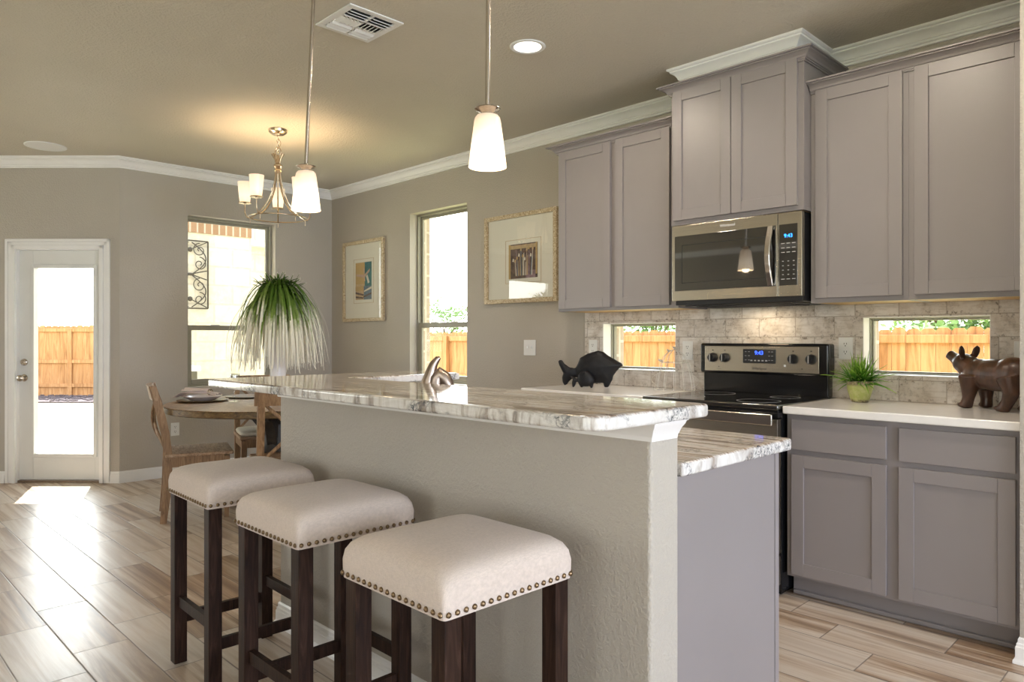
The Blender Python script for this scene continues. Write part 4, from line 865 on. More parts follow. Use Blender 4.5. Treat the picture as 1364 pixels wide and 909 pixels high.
def chair(cushion, label, loc, rz):
    t = thing('dining_chair', (0, 0, 0), label, 'chair', 'cross-back dining chairs')
    for sy in (-1, 1):
        mb = MB(); P = [(-.245, 0), (-.222, .22), (-.215, .44), (-.235, .60), (-.275, .78), (-.312, .905)]; rings = []
        for i, (x, z) in enumerate(P):
            w = .017 if i in (0, len(P)-1) else .021; dp = .020 if i in (0, 5) else .026
            rings.append([(x-dp, sy*.195-w, z), (x+dp, sy*.195-w, z), (x+dp, sy*.195+w, z), (x-dp, sy*.195+w, z)])
        mb.loft(rings); obj('leg', mb, 'oak', t)
        mb = MB(); mb.loft([[(.145-w, sy*.19-w, z), (.145+w, sy*.19-w, z), (.145+w, sy*.19+w, z), (.145-w, sy*.19+w, z)] for z, w in ((0, .014), (.42, .021))]); obj('leg', mb, 'oak', t)
    mb = MB(); mb.box(-.235, .19, -.225, .225, .432, .455, .008, 3)
    for sx in (0,): pass
    seat = obj('seat', mb, 'oaktop', t)
    mb = MB()
    for sy in (-1, 1): mb.box(-.20, .13, sy*.20-.010, sy*.20+.010, .365, .432, .002)
    mb.box(.148, .166, -.18, .18, .365, .432, .002); mb.box(-.222, -.204, -.18, .18, .365, .432, .002); obj('apron', mb, 'oak', t)
    mb = MB(); pts = [(-.222, -.20+.4*i/8, 0) for i in range(9)]; rings = []
    for i in range(9):
        y = -.235+.47*i/8; x = -.300-.028*math.cos(math.pi*(i/8-.5)); rings.append([(x-.020+.022, y, .812), (x+.010+.024, y, .812), (x+.012, y, .908), (x-.020, y, .908)])
    mb.loft(rings); obj('crest_rail', mb, 'oak', t)
    for sg in (-1, 1):
        mb = MB(); pts = []
        for i in range(15):
            f = i/14; pts.append((-.285+.055*f-.045*math.sin(math.pi*f)-(.004 if sg > 0 else -.008), sg*(-.185+.37*f), .83-.36*f))
        mb.tube(pts, .012, 8, flat=.75); obj('cross_brace', mb, 'oak', t)
    for sy in (-1, 1): mb = MB(); mb.box(-.20, .135, sy*.192-.009, sy*.192+.009, .17, .195, .003); obj('stretcher', mb, 'oak', t)
    if cushion:
        mb = MB(); mb.loft([sq(-.015, 0, .18, .20, 6, .455), sq(-.015, 0, .20, .215, 6, .463), sq(-.015, 0, .204, .22, 6, .478), sq(-.015, 0, .195, .21, 6, .492), sq(-.015, 0, .14, .15, 4, .50), sq(-.015, 0, .04, .04, 3, .502)]); obj('cushion', mb, 'cream', t, 'cream seat pad', sharp=60)
    t.location = loc; t.rotation_euler = (0, 0, rz); return t
chair(False, 'cross-back wooden dining chair at the left of the round table, seen side-on', (2.003, 5.11, 0), R_(-18))
chair(False, 'cross-back wooden dining chair seen from behind beside the end of the island', (2.27, 4.37, 0), R_(70))
chair(True, 'cross-back dining chair with cream seat pad beyond the table under the window', (2.69, 5.545, 0), R_(-107))

# place settings
def at_lat(px, y, z):     # point at a photograph-independent place on the table: helper for layout only
    return None
pl = Vector((2.10, 5.34, .760))
mb = MB(); mb.lathe([(0, .001), (.10, .001), (.175, .009), (.178, .013), (.172, .014), (.10, .006), (0, .006)], pl, 40); obj('charger_plate', mb, 'charger', None, 'dark brown charger under the lilac plate and napkin', 'charger')
p2 = pl+Vector((0, 0, .0066))
mb = MB(); mb.lathe([(0, 0), (.065, 0), (.085, .004), (.128, .028), (.134, .033), (.130, .035), (.085, .009), (0, .007)], p2, 40); obj('dinner_plate', mb, 'ceramic', None, 'lilac-grey plate on the dark charger nearest the left chair', 'plate')
t = thing('napkin', tuple(p2+Vector((0, 0, .03))), 'dusty pink napkin gathered in a ring on the lilac plate', 'napkin')
rnd = random.Random(5); L_ = Vector((.711, -.703, 0)); Fd = Vector((.703, .711, 0)); c = p2+Vector((0, 0, .040))
def cloth(u0, u1, w0, w1, zf, nu=16, nv=9, seed=1):
    r = random.Random(seed); ph = [r.uniform(0, 6) for _ in range(4)]; vs = []; fs = []
    for lay in (0, 1):
        for i in range(nu+1):
            f = i/nu
            for j in range(nv+1):
                g_ = j/nv-.5; w = w0+(w1-w0)*f; u = u0+(u1-u0)*f
                z = zf(f, g_)+.006*math.sin(7*g_*2+ph[0]+3*f)+.003*math.sin(17*g_+ph[1])
                vs.append(c+L_*u+Fd*(g_*w)+Vector((0, 0, z+lay*.003)))
    n1 = (nu+1)*(nv+1)
    for i in range(nu):
        for j in range(nv):
            a = i*(nv+1)+j; fs.append((a, a+nv+1, a+nv+2, a+1)); fs.append((n1+a, n1+a+1, n1+a+nv+2, n1+a+nv+1))
    for i in range(nu):
        a = i*(nv+1); fs.append((a, n1+a, n1+a+nv+1, a+nv+1)); b = a+nv; fs.append((b, b+nv+1, n1+b+nv+1, n1+b))
    for j in range(nv): fs.append((j, j+1, n1+j+1, n1+j)); b = nu*(nv+1)+j; fs.append((b, n1+b, n1+b+1, b+1))
    return vs, fs
mb = MB(); mb.faces(*cloth(-.175, .055, .20, .035, lambda f, g_: .016+.012*(1-abs(g_)*2)*(f) - (.030*max(0, (.22-f)/.22)))); mb.faces(*cloth(-.13, .05, .12, .03, lambda f, g_: .030+.014*math.cos(g_*3), seed=4)); mb.faces(*cloth(.04, .115, .035, .14, lambda f, g_: .014+.010*math.cos(g_*4)-.012*f, seed=7))
obj('cloth', mb, 'napkin', t, sharp=60)
mb = MB(); cc = c+L_*.048+Vector((0, 0, .020))
mb.tube([cc+Fd*(.022*math.cos(2*math.pi*i/20))+Vector((0, 0, .020*math.sin(2*math.pi*i/20))) for i in range(20)], .0035, 6, closed=True); mb.tube([cc+L_*.014+Fd*(.022*math.cos(2*math.pi*i/20))+Vector((0, 0, .020*math.sin(2*math.pi*i/20))) for i in range(20)], .0035, 6, closed=True); obj('napkin_ring', mb, 'gold', t)
pw = Vector((2.25, 5.14, .760))
t = thing('wine_glass', tuple(pw), 'clear stemmed wine glass on the round table beside the lilac plate', 'glass')
mb = MB(); mb.lathe([(0, .001), (.038, .001), (.038, .003), (.010, .007), (.0045, .014), (.0045, .085), (.010, .095), (.030, .118), (.038, .150), (.036, .190), (.033, .205), (.0315, .205), (.0345, .190), (.0365, .150), (.0285, .121), (.006, .099), (0, .098)], pw, 32); obj('bowl', mb, 'wineglass', t)
pc = Vector((2.50, 5.45, .760))
mb = MB(); mb.lathe([(0, .001), (.10, .001), (.175, .009), (.178, .013), (.172, .014), (.10, .006), (0, .006)], pc, 40); obj('charger_plate', mb, 'charger', None, 'dark brown charger at the far side of the table', 'charger')

# tall centrepiece plant
t = thing('table_plant', (TX, TY, .760), 'tall drooping green and ivory grass plant in a white glass vase on the table', 'plant')
mb = MB(); mb.lathe([(0, .001), (.052, .001), (.056, .006), (.056, .62), (.052, .62), (.052, .60), (0, .60)], (TX, TY, .760), 32); obj('vase', mb, 'vase', t, 'frosted white cylinder vase')
rnd = random.Random(11); mb = MB(); mb.fixn = False
def blade(mb, base, az, pts, w, twist=0.0, vpow=1.0):
    d = Vector((math.cos(az), math.sin(az), 0)); side = Vector((-d.y, d.x, 0)); side.rotate(Matrix.Rotation(twist, 3, d)); vs = []; uv = []; n = len(pts)
    for i, (r, z) in enumerate(pts):
        f = i/(n-1); ww = w*(1-.85*f**3)*(.6+.4*min(1, f*6)); p = Vector(base)+d*r+Vector((0, 0, z)); vs += [p-side*ww, p+side*ww]; uv += [(0, f**vpow), (1, f**vpow)]
    mb.faces(vs, [(2*i, 2*i+1, 2*i+3, 2*i+2) for i in range(n-1)], True, uv)
for i in range(300):
    az = rnd.uniform(0, 2*math.pi); R = rnd.uniform(.15, .365); top = rnd.uniform(.74, .895) - .12*max(0, R-.2); drop = rnd.uniform(.44, .70); kick = rnd.uniform(-.03, .045); r0 = R*.30; pts = []
    for k in range(17):
        f = k/16
        if f < .25: g_ = f/.25; r = .02+(r0-.02)*g_; z = .60+(top-.60)*math.sin(g_*math.pi/2)
        else: g_ = (f-.25)/.75; r = r0+(R-r0)*math.sin(min(1, g_*1.12)*math.pi/2)+.014*math.sin(g_*5+i)+kick*g_**3; z = top-drop*(1-math.cos(g_*math.pi/2))**.92
        pts.append((r, max(z, .215 + (i % 7)*.012)))
    blade(mb, (TX, TY, .760), az, pts, rnd.uniform(.0062, .0105), rnd.uniform(-.5, .5), rnd.uniform(.85, 1.2))
for i in range(120):
    az = rnd.uniform(0, 2*math.pi); L = rnd.uniform(.07, .15); e = rnd.uniform(.25, 1.3); r0 = rnd.uniform(0, .13); z0 = .875-.40*r0
    pts = [(r0+L*f*math.cos(e), z0+L*f*math.sin(e)-.03*f*f) for f in [k/7 for k in range(8)]]
    blade(mb, (TX, TY, .760), az, pts, rnd.uniform(.004, .007), rnd.uniform(-.6, .6), 3.0)
obj('foliage', mb, 'bigleaf', t, sharp=None)

# ------------------------------------------------------------------ pictures
def picture(label, y0, y1, z0, z1, fw, py0, py1, pz0, pz1, art):
    t = thing('framed_picture', (XK, (y0+y1)/2, z0), label, 'picture', 'framed pictures'); x = XK-.001; mb = MB()
    mb.box(x-.028, x, y0, y0+fw, z0, z1, .005, 2); mb.box(x-.028, x, y1-fw, y1, z0, z1, .005, 2); mb.box(x-.028, x, y0+fw*.98, y1-fw*.98, z0, z0+fw, .005, 2); mb.box(x-.028, x, y0+fw*.98, y1-fw*.98, z1-fw, z1, .005, 2)
    mb.box(x-.022, x, y0+fw*.9, y0+fw*1.12, z0+fw*.9, z1-fw*.9); mb.box(x-.022, x, y1-fw*1.12, y1-fw*.9, z0+fw*.9, z1-fw*.9); obj('frame', mb, 'frame', t)
    mb = MB(); mb.box(x-.010, x-.001, y0+fw, y1-fw, z0+fw, z1-fw); obj('mat', mb, 'matboard', t)
    mb = MB(); e = .035
    for a in ((py0-e, py1+e, pz0-e, pz0-e+.003), (py0-e, py1+e, pz1+e-.003, pz1+e), (py0-e, py0-e+.003, pz0-e, pz1+e), (py1+e-.003, py1+e, pz0-e, pz1+e)): mb.box(x-.0115, x-.0098, *a)
    obj('mat_bevel', mb, 'tan', t)
    mb = MB(); names = []
    for m, poly in art:
        if m not in names: names.append(m)
        mb.mi = names.index(m); k = .0004*len(mb.bm.faces)/20
        pts = [(x-.0112-.0002*art.index((m, poly)), py1+(py0-py1)*u, pz0+(pz1-pz0)*v) for u, v in poly]; mb.faces(pts, [tuple(range(len(pts)))], False)
    mb.fixn = False; obj('print', mb, names, t)
    mb = MB(); mb.box(x-.019, x-.0175, y0+fw, y1-fw, z0+fw, z1-fw); obj('glass', mb, 'picglass', t)
    return t
R4 = lambda u0, u1, v0, v1: [(u0, v0), (u1, v0), (u1, v1), (u0, v1)]
artL = [('tan', R4(0, 1, 0, 1)), ('gold_y', R4(0, .6, .42, 1)), ('teal', R4(.58, 1, .35, 1)), ('bluegrey', R4(.52, 1, .0, .36)), ('pinkish', [(.05, .70), (.55, .66), (.9, .82), (.88, .74), (.55, .58), (.05, .64)]), ('white', [(.66, .62), (.76, .66), (.88, .45), (.78, .42)]), ('pinkish', [(.62, .5), (.55, .85), (.50, .85), (.56, .48)]), ('umber', [(.0, .16), (.5, .10), (.52, .14), (0, .22)]), ('umber', [(.5, .05), (1, .14), (1, .18), (.5, .09)]), ('umber', [(.02, .05), (.48, .02), (.5, .06), (.02, .10)]), ('white', [(.55, .20), (1, .28), (1, .34), (.55, .24)]), ('gold_y', R4(.0, .5, .24, .36))]
picture('framed abstract print with teal block, left of the tall window', 5.690, 6.404, 1.385, 2.182, .034, 5.90, 6.18, 1.60, 1.965, artL)
rnd = random.Random(3); artR = [('umber', R4(0, 1, 0, 1)), ('gold_y', R4(0, .07, 0, 1)), ('gold_y', R4(.93, .985, .1, 1)), ('mauve', R4(.6, .93, .0, .22)), ('tan', R4(.07, .93, .86, .97))]
for i in range(22):
    u = .12+.76*i/22; h = rnd.uniform(.45, .85); lean = (u-.52)*.55; m = ['white', 'bluegrey', 'pinkish', 'mauve', 'umber', 'tan'][rnd.randrange(6)]
    artR.append((m, [(u-lean*.2+.0, .08), (u+.028-lean*.2, .08), (u+.02-lean*.8*0, h), (u+.004, h)]))
    if i % 2: artR.append((['tan', 'white', 'gold_y'][i % 3], [(u-.02, h), (u+.035, h-.01), (u+.04, h+.07), (u, h+.09)]))
picture('framed print of dark upright strokes, between tall window and cabinets', 3.500, 4.278, 1.492, 2.184, .034, 3.700, 4.010, 1.680, 1.945, artR)

# ------------------------------------------------------------------ switch and outlets
def wallplate(kind_, label, y, z, x=XK-.009, w=.072, h=.116, ny=None):
    nm = 'light_switch' if kind_ == 'switch' else 'power_outlet'
    if ny is None: P = lambda d, a, b: (x-d, y+a, z+b)
    else: P = lambda d, a, b: (y+a, ny-d, z+b)
    t = thing(nm, P(0, 0, -h/2), label, 'switch' if kind_ == 'switch' else 'outlet', 'wall plates')
    def bx(mb, d0, d1, a0, a1, b0, b1, bev=.0): p, q_ = P(d0, a0, b0), P(d1, a1, b1); mb.box(p[0], q_[0], p[1], q_[1], p[2], q_[2], bev)
    mb = MB(); bx(mb, 0, .006, -w/2, w/2, -h/2, h/2, .003); obj('face_plate', mb, 'plate', t)
    if kind_ == 'switch':
        for a in (-.023, .023): mb = MB(); bx(mb, .0055, .016, a-.005, a+.005, -.004, .012, .002); obj('toggle', mb, 'plate', t)
    else:
        for b in (-.021, .021):
            mb = MB(); bx(mb, .0055, .0085, -.017, .017, b-.015, b+.015, .004); rc = obj('receptacle', mb, 'plate', t); mb = MB()
            bx(mb, .008, .0088, -.0075, -.0050, b-.001, b+.008); bx(mb, .008, .0088, .0050, .0075, b-.001, b+.008); bx(mb, .008, .0088, -.0025, .0025, b-.010, b-.005); obj('slots', mb, 'slot', rc)
    return t
wallplate('switch', 'white double toggle switch on the grey wall left of the backsplash', 3.792, 1.150, XK-.0005, .122, .118)
wallplate('outlet', 'white outlet on the tile above the fish', 3.172, 1.152)
wallplate('outlet', 'white outlet on the tile just left of the range', 2.420, 1.145)
wallplate('outlet', 'white outlet on the tile behind the potted grass', 1.468, 1.168)
wallplate('outlet', 'white outlet on the tile behind the pig, at the return wall', .690, 1.150)
wallplate('outlet', 'white outlet low on the dining nook wall near the wooden chair', 2.372, .414, ny=YB-.0005)

# ------------------------------------------------------------------ counter decor
ZC = .903
# big and small fish
def fish(name, label, tail, nose, hgt, th, big, mat):
    tail, nose = Vector(tail), Vector(nose); d = (nose-tail); L = d.length; d.normalize(); n = Vector((0, 0, 1)).cross(d)
    def blob(mb, poly, t_):
        k = len(poly); cx = sum(p[0] for p in poly)/k; cz = sum(p[1] for p in poly)/k; rings = []
        for (s_, o) in ((.05, -1), (.45, -.86), (.75, -.62), (.93, -.3), (1, 0), (.93, .3), (.75, .62), (.45, .86), (.05, 1)):
            rings.append([tail+d*((cx+(x-cx)*s_)*L)+Vector((0, 0, (cz+(z-cz)*s_)*hgt))+n*(o*t_) for x, z in poly])
        mb.loft(rings)
    mb = MB()
    if big:
        blob(mb, [(.26, .50), (.30, .62), (.34, .80), (.46, .92), (.62, 1.0), (.70, .97), (.77, .87), (.88, .76), (.98, .66), (1.0, .60), (.96, .55), (.90, .44), (.86, .34), (.80, .17), (.70, .12), (.50, .10), (.36, .13), (.28, .28)], th)
        blob(mb, [(.02, .74), (.0, .70), (.01, .62), (.06, .44), (.08, .38), (.06, .25), (.07, .12), (.10, .04), (.14, .06), (.17, .14), (.22, .22), (.32, .28), (.34, .55), (.26, .52), (.18, .54), (.10, .64), (.06, .74)], th*.45)
        blob(mb, [(.68, .25), (.71, .02), (.74, .0), (.78, .02), (.84, .22), (.86, .40), (.74, .36)], th*.40)
    else:
        blob(mb, [(.30, .52), (.34, .78), (.46, .95), (.62, 1.0), (.78, .92), (.92, .72), (1.0, .48), (.97, .28), (.88, .12), (.70, .08), (.48, .08), (.36, .16), (.31, .3)], th)
        blob(mb, [(-.05, .72), (.02, .62), (.10, .50), (.06, .30), (.08, .05), (.13, .0), (.2, .12), (.25, .32), (.38, .38), (.38, .55), (.22, .56), (.08, .66)], th*.45)
        blob(mb, [(.80, .15), (.82, .0), (.90, .0), (.95, .2), (.9, .4)], th*.35); blob(mb, [(.36, .2), (.42, .03), (.50, .02), (.55, .2)], th*.4)
    f = fuse(mb, .0035 if big else .003, 5)
    return obj(name, f, mat, None, label, 'sculpture', 'black fish figures', sharp=None)
fish('fish_sculpture', 'large black ceramic fish on the left counter', (3.535, 3.145, ZC), (3.745, 2.775, ZC), .240, .044, True, 'fishblk')
fish('fish_sculpture', 'small black fish in front of the large fish', (3.53, 3.035, ZC), (3.605, 2.895, ZC), .112, .026, False, 'fishblk')
# wire cloche with birds
wc = Vector((3.79, 2.425, ZC)); t = thing('wire_basket', tuple(wc), 'pale wire birdcage ornament on the counter left of the range', 'ornament'); mb = MB()
RP = [(.120, .003), (.112, .06), (.100, .12), (.085, .17), (.060, .215), (.030, .240), (.004, .250)]
for k in range(12):
    a = k*math.pi/6; mb.tube([wc+Vector((r*math.cos(a), r*math.sin(a), z)) for r, z in RP], .0014, 5)
for r, z in ((.120, .003), (.100, .12), (.085, .17)): mb.tube([wc+Vector((r*math.cos(i*.2094), r*math.sin(i*.2094), z)) for i in range(30)], .0016, 5, closed=True)
for s_ in (1, -1): mb.tube([wc+Vector((0, s_*(.118+.05*math.sin(math.pi*i/10)), .02+.08*i/10)) for i in range(11)], .0014, 5)
obj('wire_cage', mb, 'wire', t)
for (a, z, r) in ((2.2, .175, .083), (1.4, .235, .045), (.3, .252, .012)):
    b = wc+Vector((r*math.cos(a), r*math.sin(a), z+.006)); mb = MB(); mb.ell(b, (.007, .013, .007)); mb.ell(b+Vector((0, .012, .006)), (.005, .005, .005)); mb.ell(b+Vector((0, -.014, .001)), (.004, .011, .002)); obj('bird', mb, 'wire', t)
# potted grass
pp = Vector((3.760, 1.336, ZC)); t = thing('potted_grass', tuple(pp), 'green ornamental grass in a mottled green pot beside the range', 'plant')
mb = MB(); mb.lathe([(0, .001), (.036, .001), (.040, .004), (.046, .02), (.056, .055), (.061, .085), (.063, .100), (.0635, .105), (.058, .106), (.057, .095), (0, .090)], (0, 0, 0), 36); po = obj('pot', mb, 'pot', t, 'mottled green glazed pot', world=False)
rnd = random.Random(8); mb = MB(); mb.fixn = False
for i in range(250):
    az = rnd.uniform(0, 2*math.pi); L = rnd.uniform(.10, .19); e = rnd.triangular(.10, 1.5, 1.0); b = Vector((rnd.gauss(0, .018), rnd.gauss(0, .018), .092))
    dr = rnd.uniform(.02, .07)*(1.3-e*.6); pts = [(L*f*math.cos(e), L*f*math.sin(e)-dr*f*f) for f in [k/7 for k in range(8)]]
    blade(mb, pp+b, az, pts, rnd.uniform(.0030, .0058), rnd.uniform(-.7, .7))
obj('grass_blades', mb, 'grassleaf', t, sharp=None)
# pig figure
pf = Vector((.50, .866, 0)).normalized(); pr = Vector((pf.y, -pf.x, 0)); pc_ = Vector((3.775, .765, ZC))
def PP(f, r, z): return pc_+pf*f+pr*r+Vector((0, 0, z))
rotp = frame3(pf, -pr, Vector((0, 0, 1))).to_3x3(); mb = MB()
mb.ell(PP(-.005, 0, .155), (.145, .070, .072), rotp); mb.ell(PP(-.085, 0, .165), (.085, .068, .072), rotp); mb.ell(PP(.075, 0, .155), (.085, .066, .070), rotp)
mb.tube([PP(.10, 0, .165), PP(.14, 0, .188), PP(.168, 0, .202)], [.056, .052, .044], 16)
mb.ell(PP(.164, 0, .202), (.050, .046, .046), rotp); mb.tube([PP(.172, 0, .200), PP(.210, 0, .222), PP(.234, 0, .236)], [.040, .027, .021], 16); mb.cyl(PP(.230, 0, .233), PP(.244, 0, .242), .023, 16)
for (f, r, lean) in ((.088, -.046, .026), (.088, .046, .0), (-.10, -.046, .030), (-.10, .046, -.004)):
    hind = f < 0
    P = [PP(f, r, .15), PP(f+(.004 if not hind else -.016), r, .085), PP(f+lean*.4-(0 if not hind else .010), r, .045), PP(f+lean*.8, r, .012), PP(f+lean, r, .002)]
    mb.tube(P, [.050, .034, .025, .026, .024], 14); mb.ell(PP(f+lean+.006, r, .014), (.030, .025, .014), rotp)
for s_ in (-1, 1):
    base = PP(.138, s_*.040, .238); m = frame3((-pf*.15*s_+pr*.98), (pf*.98+pr*.15*s_), Vector((0, 0, 1))+pr*s_*.2-pf*.1).to_3x3()
    mb.ell(base+Vector((0, 0, .016)), (.021, .008, .032), m)
mb.tube([PP(-.165, 0, .18), PP(-.185, .01, .165), PP(-.178, .015, .14)], [.008, .006, .004], 8)
for v in mb.bm.verts:
    if v.co.z < ZC: v.co.z = ZC
obj('pig_figurine', fuse(mb, .0045, 5), 'pigwood', None, 'dark brown carved pig with raised snout on the right counter', 'figurine', sharp=None)

# ------------------------------------------------------------------ ceiling fittings
def ceil_vent():
    x0, x1, y0, y1 = 1.778, 2.078, 2.842, 3.154; z = H; t = thing('ceiling_vent', ((x0+x1)/2, (y0+y1)/2, z), 'white square air vent in the ceiling between the pendants', 'vent')
    mb = MB(); f = .034
    mb.box(x0, x1, y0, y0+f, z-.008, z-.0005, .003); mb.box(x0, x1, y1-f, y1, z-.008, z-.0005, .003); mb.box(x0, x0+f, y0+f, y1-f, z-.008, z-.0005, .003); mb.box(x1-f, x1, y0+f, y1-f, z-.008, z-.0005, .003)
    xm, ym = (x0+x1)/2, (y0+y1)/2; mb.box(xm-.008, xm+.008, y0+f, y1-f, z-.008, z-.001, .002)
    for yy in (y0+.118, y1-.118): mb.box(x0+f, x1-f, yy-.006, yy+.006, z-.008, z-.001, .002)
    obj('frame', mb, 'plate', t)
    mb = MB(); mb.box(x0+f, x1-f, y0+f, y1-f, z-.0008, z-.0004); obj('dark_opening', mb, 'slot', t)
    def louvre(a, b, ang, ax): mb2.obox(((a[0]+b[0])/2, (a[1]+b[1])/2, z-.010), (1, 0, 0) if ax == 'x' else (0, 1, 0), Vector((0, math.cos(ang), math.sin(ang))) if ax == 'x' else Vector((math.cos(ang), 0, math.sin(ang))), Vector((0, -math.sin(ang), math.cos(ang))) if ax == 'x' else Vector((-math.sin(ang), 0, math.cos(ang))), ((b[0]-a[0]) if ax == 'x' else (b[1]-a[1]))/2, .011, .0012)
    mb2 = MB()
    for (xa, xb) in ((x0+f, xm-.008), (xm+.008, x1-f)):
        for k in range(3):
            for yc, ang in ((y0+f+.018+k*.026, R_(35)), (y1-f-.018-k*.026, R_(-35))): louvre((xa, yc), (xb, yc), ang, 'x')
        for k in range(5): louvre((xa+.012+k*.021, y0+.126), (xa+.012+k*.021, y1-.126), R_(-40 if xa < xm-.05 else 40), 'y')
    obj('louvre', mb2, 'plate', t)
ceil_vent()
def recessed(x, y, label, watt):
    t = thing('recessed_light', (x, y, H), label, 'ceiling light', 'recessed lights over the kitchen aisle')
    mb = MB(); mb.lathe([(.072, -.001), (.072, -.004), (.078, -.007), (.090, -.006), (.095, -.0015), (.095, -.0005), (.072, -.0005)], (x, y, H), 40); obj('trim_ring', mb, 'plate', t)
    mb = MB(); mb.lathe([(0, -.003), (.072, -.003), (.072, -.001), (0, -.001)], (x, y, H), 40); obj('lens', mb, 'can', t)
    l = bpy.data.lights.new('recessed_lamp', 'AREA'); l.shape = 'DISK'; l.size = .13; l.energy = watt; l.color = (1.0, .86, .70); o = bpy.data.objects.new('recessed_lamp', l); COL.objects.link(o); o.location = (x, y, H-.012)
recessed(2.706, 2.620, 'lit round recessed ceiling light in front of the cabinets', 13)
recessed(2.706, 1.050, 'lit round recessed ceiling light above the island end, nearer the return wall', 13)
t = thing('ceiling_speaker', (1.39, 6.66, H), 'white round speaker grille flush in the ceiling by the glazed door', 'speaker')
mb = MB(); mb.lathe([(0, -.006), (.125, -.006), (.130, -.0055)], (1.39, 6.66, H), 48); obj('grille', mb, 'plate', t)
mb = MB(); mb.lathe([(.130, -.0055), (.133, -.008), (.145, -.007), (.147, -.0005), (.130, -.0005)], (1.39, 6.66, H), 48); obj('rim', mb, 'plate', t)

# pendants (the farther one hangs slightly out of plumb)
def pendant(label, x, y, zb, lean):
    t = thing('pendant_light', (x, y, zb), label, 'pendant lamp', 'mini pendants over the bar'); c = Vector((x, y, zb))
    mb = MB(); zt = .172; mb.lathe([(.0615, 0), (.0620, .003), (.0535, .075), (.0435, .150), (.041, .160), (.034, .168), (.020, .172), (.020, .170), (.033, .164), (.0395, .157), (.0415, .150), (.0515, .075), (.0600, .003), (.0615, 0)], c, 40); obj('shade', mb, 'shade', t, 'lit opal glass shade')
    mb = MB(); mb.ell(c+Vector((0, 0, .075)), (.022, .022, .034)); obj('bulb', mb, 'bulb', t)
    mb = MB(); mb.lathe([(0, .166), (.020, .166), (.019, .176), (.024, .181), (.040, .187), (.0425, .190), (.040, .192), (.012, .189), (.010, .200), (.006, .206), (0, .207)], c, 32); obj('cap', mb, 'nickel', t)
    top = Vector((x, y, H-.012))+lean; mb = MB(); mb.tube([c+Vector((0, 0, .20)), c*.5+Vector((x, y, zb+.2))*.0+top*.5+Vector((0, 0, .1)), top], .0080, 12); obj('rod', mb, 'nickel', t)
    mb = MB(); mb.lathe([(0, -.028), (.018, -.028), (.050, -.020), (.062, -.006), (.062, -.0005), (0, -.0005)], top+Vector((0, 0, .012)), 32); obj('canopy', mb, 'nickel', t)
    point('pendant_bulb', c+Vector((0, 0, .02)), 3.5, WARM, .03)
pendant('larger-looking lit white glass pendant lamp over the near end of the bar', 1.596, 1.727, 1.779, Vector((.711, -.703, 0))*.006)
pendant('lit white glass pendant lamp beside the chandelier, its rod slightly tilted', 1.563, 2.850, 1.776, Vector((.711, -.703, 0))*.034)

# chandelier
ch = Vector((2.49, 4.95, 0)); fwd = Vector((.703, .711, 0)); rgt = Vector((.711, -.703, 0))
t = thing('chandelier', (2.49, 4.95, 2.09), 'five-cup champagne metal chandelier over the dining table', 'chandelier')
mb = MB(); mb.lathe([(0, -.042), (.012, -.042), (.045, -.036), (.064, -.020), (.068, -.004), (.066, -.0005), (0, -.0005)], (ch.x, ch.y, H), 32); obj('canopy', mb, 'gold', t)
mb = MB(); zz = 2.704; k = 0
while zz > 2.60:
    d = rgt if k % 2 else fwd; mb.tube([Vector((ch.x, ch.y, zz-.016))+d*(.008*math.cos(i*.5236))+Vector((0, 0, .015*math.sin(i*.5236))) for i in range(12)], .0022, 6, closed=True); zz -= .023; k += 1
mb.tube([(ch.x+.03*math.sin(i*.5)*.6, ch.y+.012*math.cos(i*.7), 2.70-.2*i/14) for i in range(15)], .002, 6)
obj('chain', mb, 'gold', t)
mb = MB(); mb.tube([Vector((ch.x, ch.y, 2.585))+rgt*(.022*math.cos(i*.3142))+Vector((0, 0, .030*math.sin(i*.3142))) for i in range(20)], .004, 8, closed=True)
mb.lathe([(0, 2.43), (.018, 2.43), (.026, 2.445), (.018, 2.46), (.030, 2.475), (.030, 2.488), (.014, 2.50), (.010, 2.56), (0, 2.56)], (ch.x, ch.y, 0), 20)
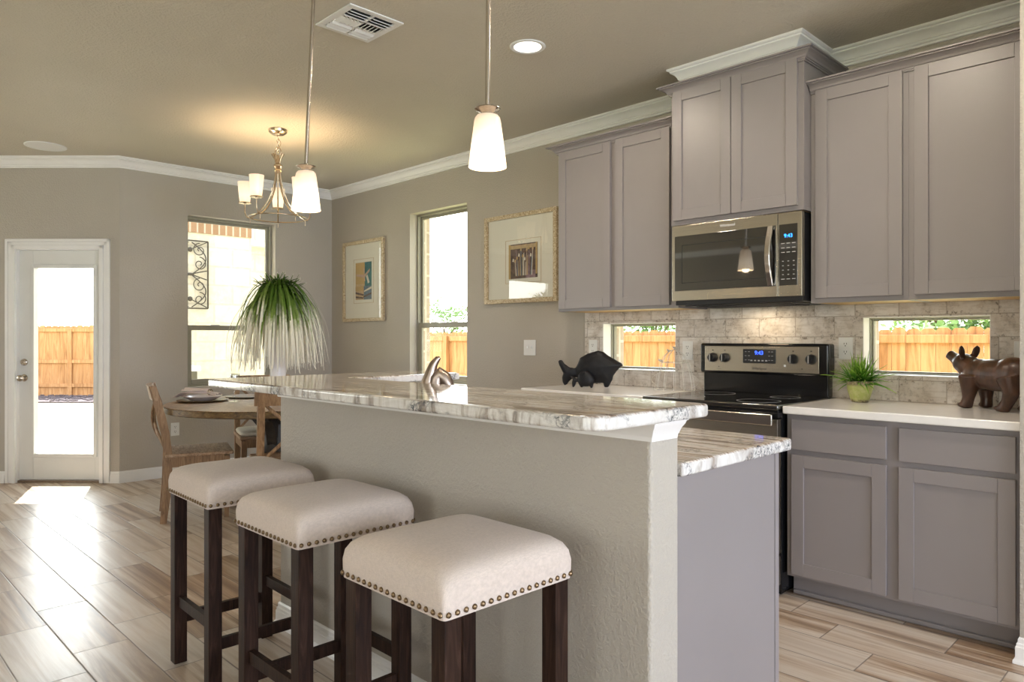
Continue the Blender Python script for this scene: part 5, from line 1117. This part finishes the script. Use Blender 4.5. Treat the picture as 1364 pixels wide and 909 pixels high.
for s_ in (-1, 1): mb.tube([ch+rgt*(s_*.012)+Vector((0, 0, 2.49)), ch+rgt*(s_*.02)+Vector((0, 0, 2.53)), ch+rgt*(s_*.038)+Vector((0, 0, 2.57))], [.006, .007, .012], 10)
obj('hub', mb, 'gold', t)
mb = MB(); mb.tube([ch+Vector((.203*math.cos(i*.1309), .203*math.sin(i*.1309), 2.100)) for i in range(48)], .0045, 8, closed=True); obj('ring', mb, 'gold', t)
for a in (180, 252, 324, 36, 108):
    d = rgt*math.cos(R_(a))+fwd*math.sin(R_(a)); mb = MB()
    P = [(.016, 2.45), (.022, 2.38), (.040, 2.30), (.075, 2.22), (.125, 2.155), (.170, 2.118), (.203, 2.100)]
    mb.tube([ch+d*r+Vector((0, 0, z)) for r, z in P], .0055, 8)
    mb.tube([ch+d*r+Vector((0, 0, z)) for r, z in [(.195, 2.103), (.218, 2.100), (.235, 2.118), (.242, 2.145), (.242, 2.200)]], .0045, 8)
    mb.cyl(ch+d*.203+Vector((0, 0, 2.06)), ch+d*.203+Vector((0, 0, 2.10)), .003, 8)
    arm = obj('arm', mb, 'gold', t)
    c = ch+d*.242; mb = MB(); mb.lathe([(0, 2.196), (.008, 2.196), (.010, 2.206), (.044, 2.207), (.046, 2.210), (.044, 2.213), (.024, 2.216), (.020, 2.226), (0, 2.226)], c, 24); obj('cup_base', mb, 'gold', arm)
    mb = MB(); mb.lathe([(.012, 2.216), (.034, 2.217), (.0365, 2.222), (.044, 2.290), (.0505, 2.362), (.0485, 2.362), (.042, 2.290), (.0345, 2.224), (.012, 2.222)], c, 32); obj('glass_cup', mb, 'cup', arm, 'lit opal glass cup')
    point('chandelier_bulb', c+Vector((0, 0, 2.325)), 4.2, WARM, .02)
# cooktop lamp under the microwave
l = bpy.data.lights.new('hood_lamp', 'AREA'); l.shape = 'RECTANGLE'; l.size = .06; l.size_y = .12; l.energy = 1.0; l.color = (1.0, .78, .5); o = bpy.data.objects.new('hood_lamp', l); COL.objects.link(o); o.location = (3.78, 1.90, 1.396)
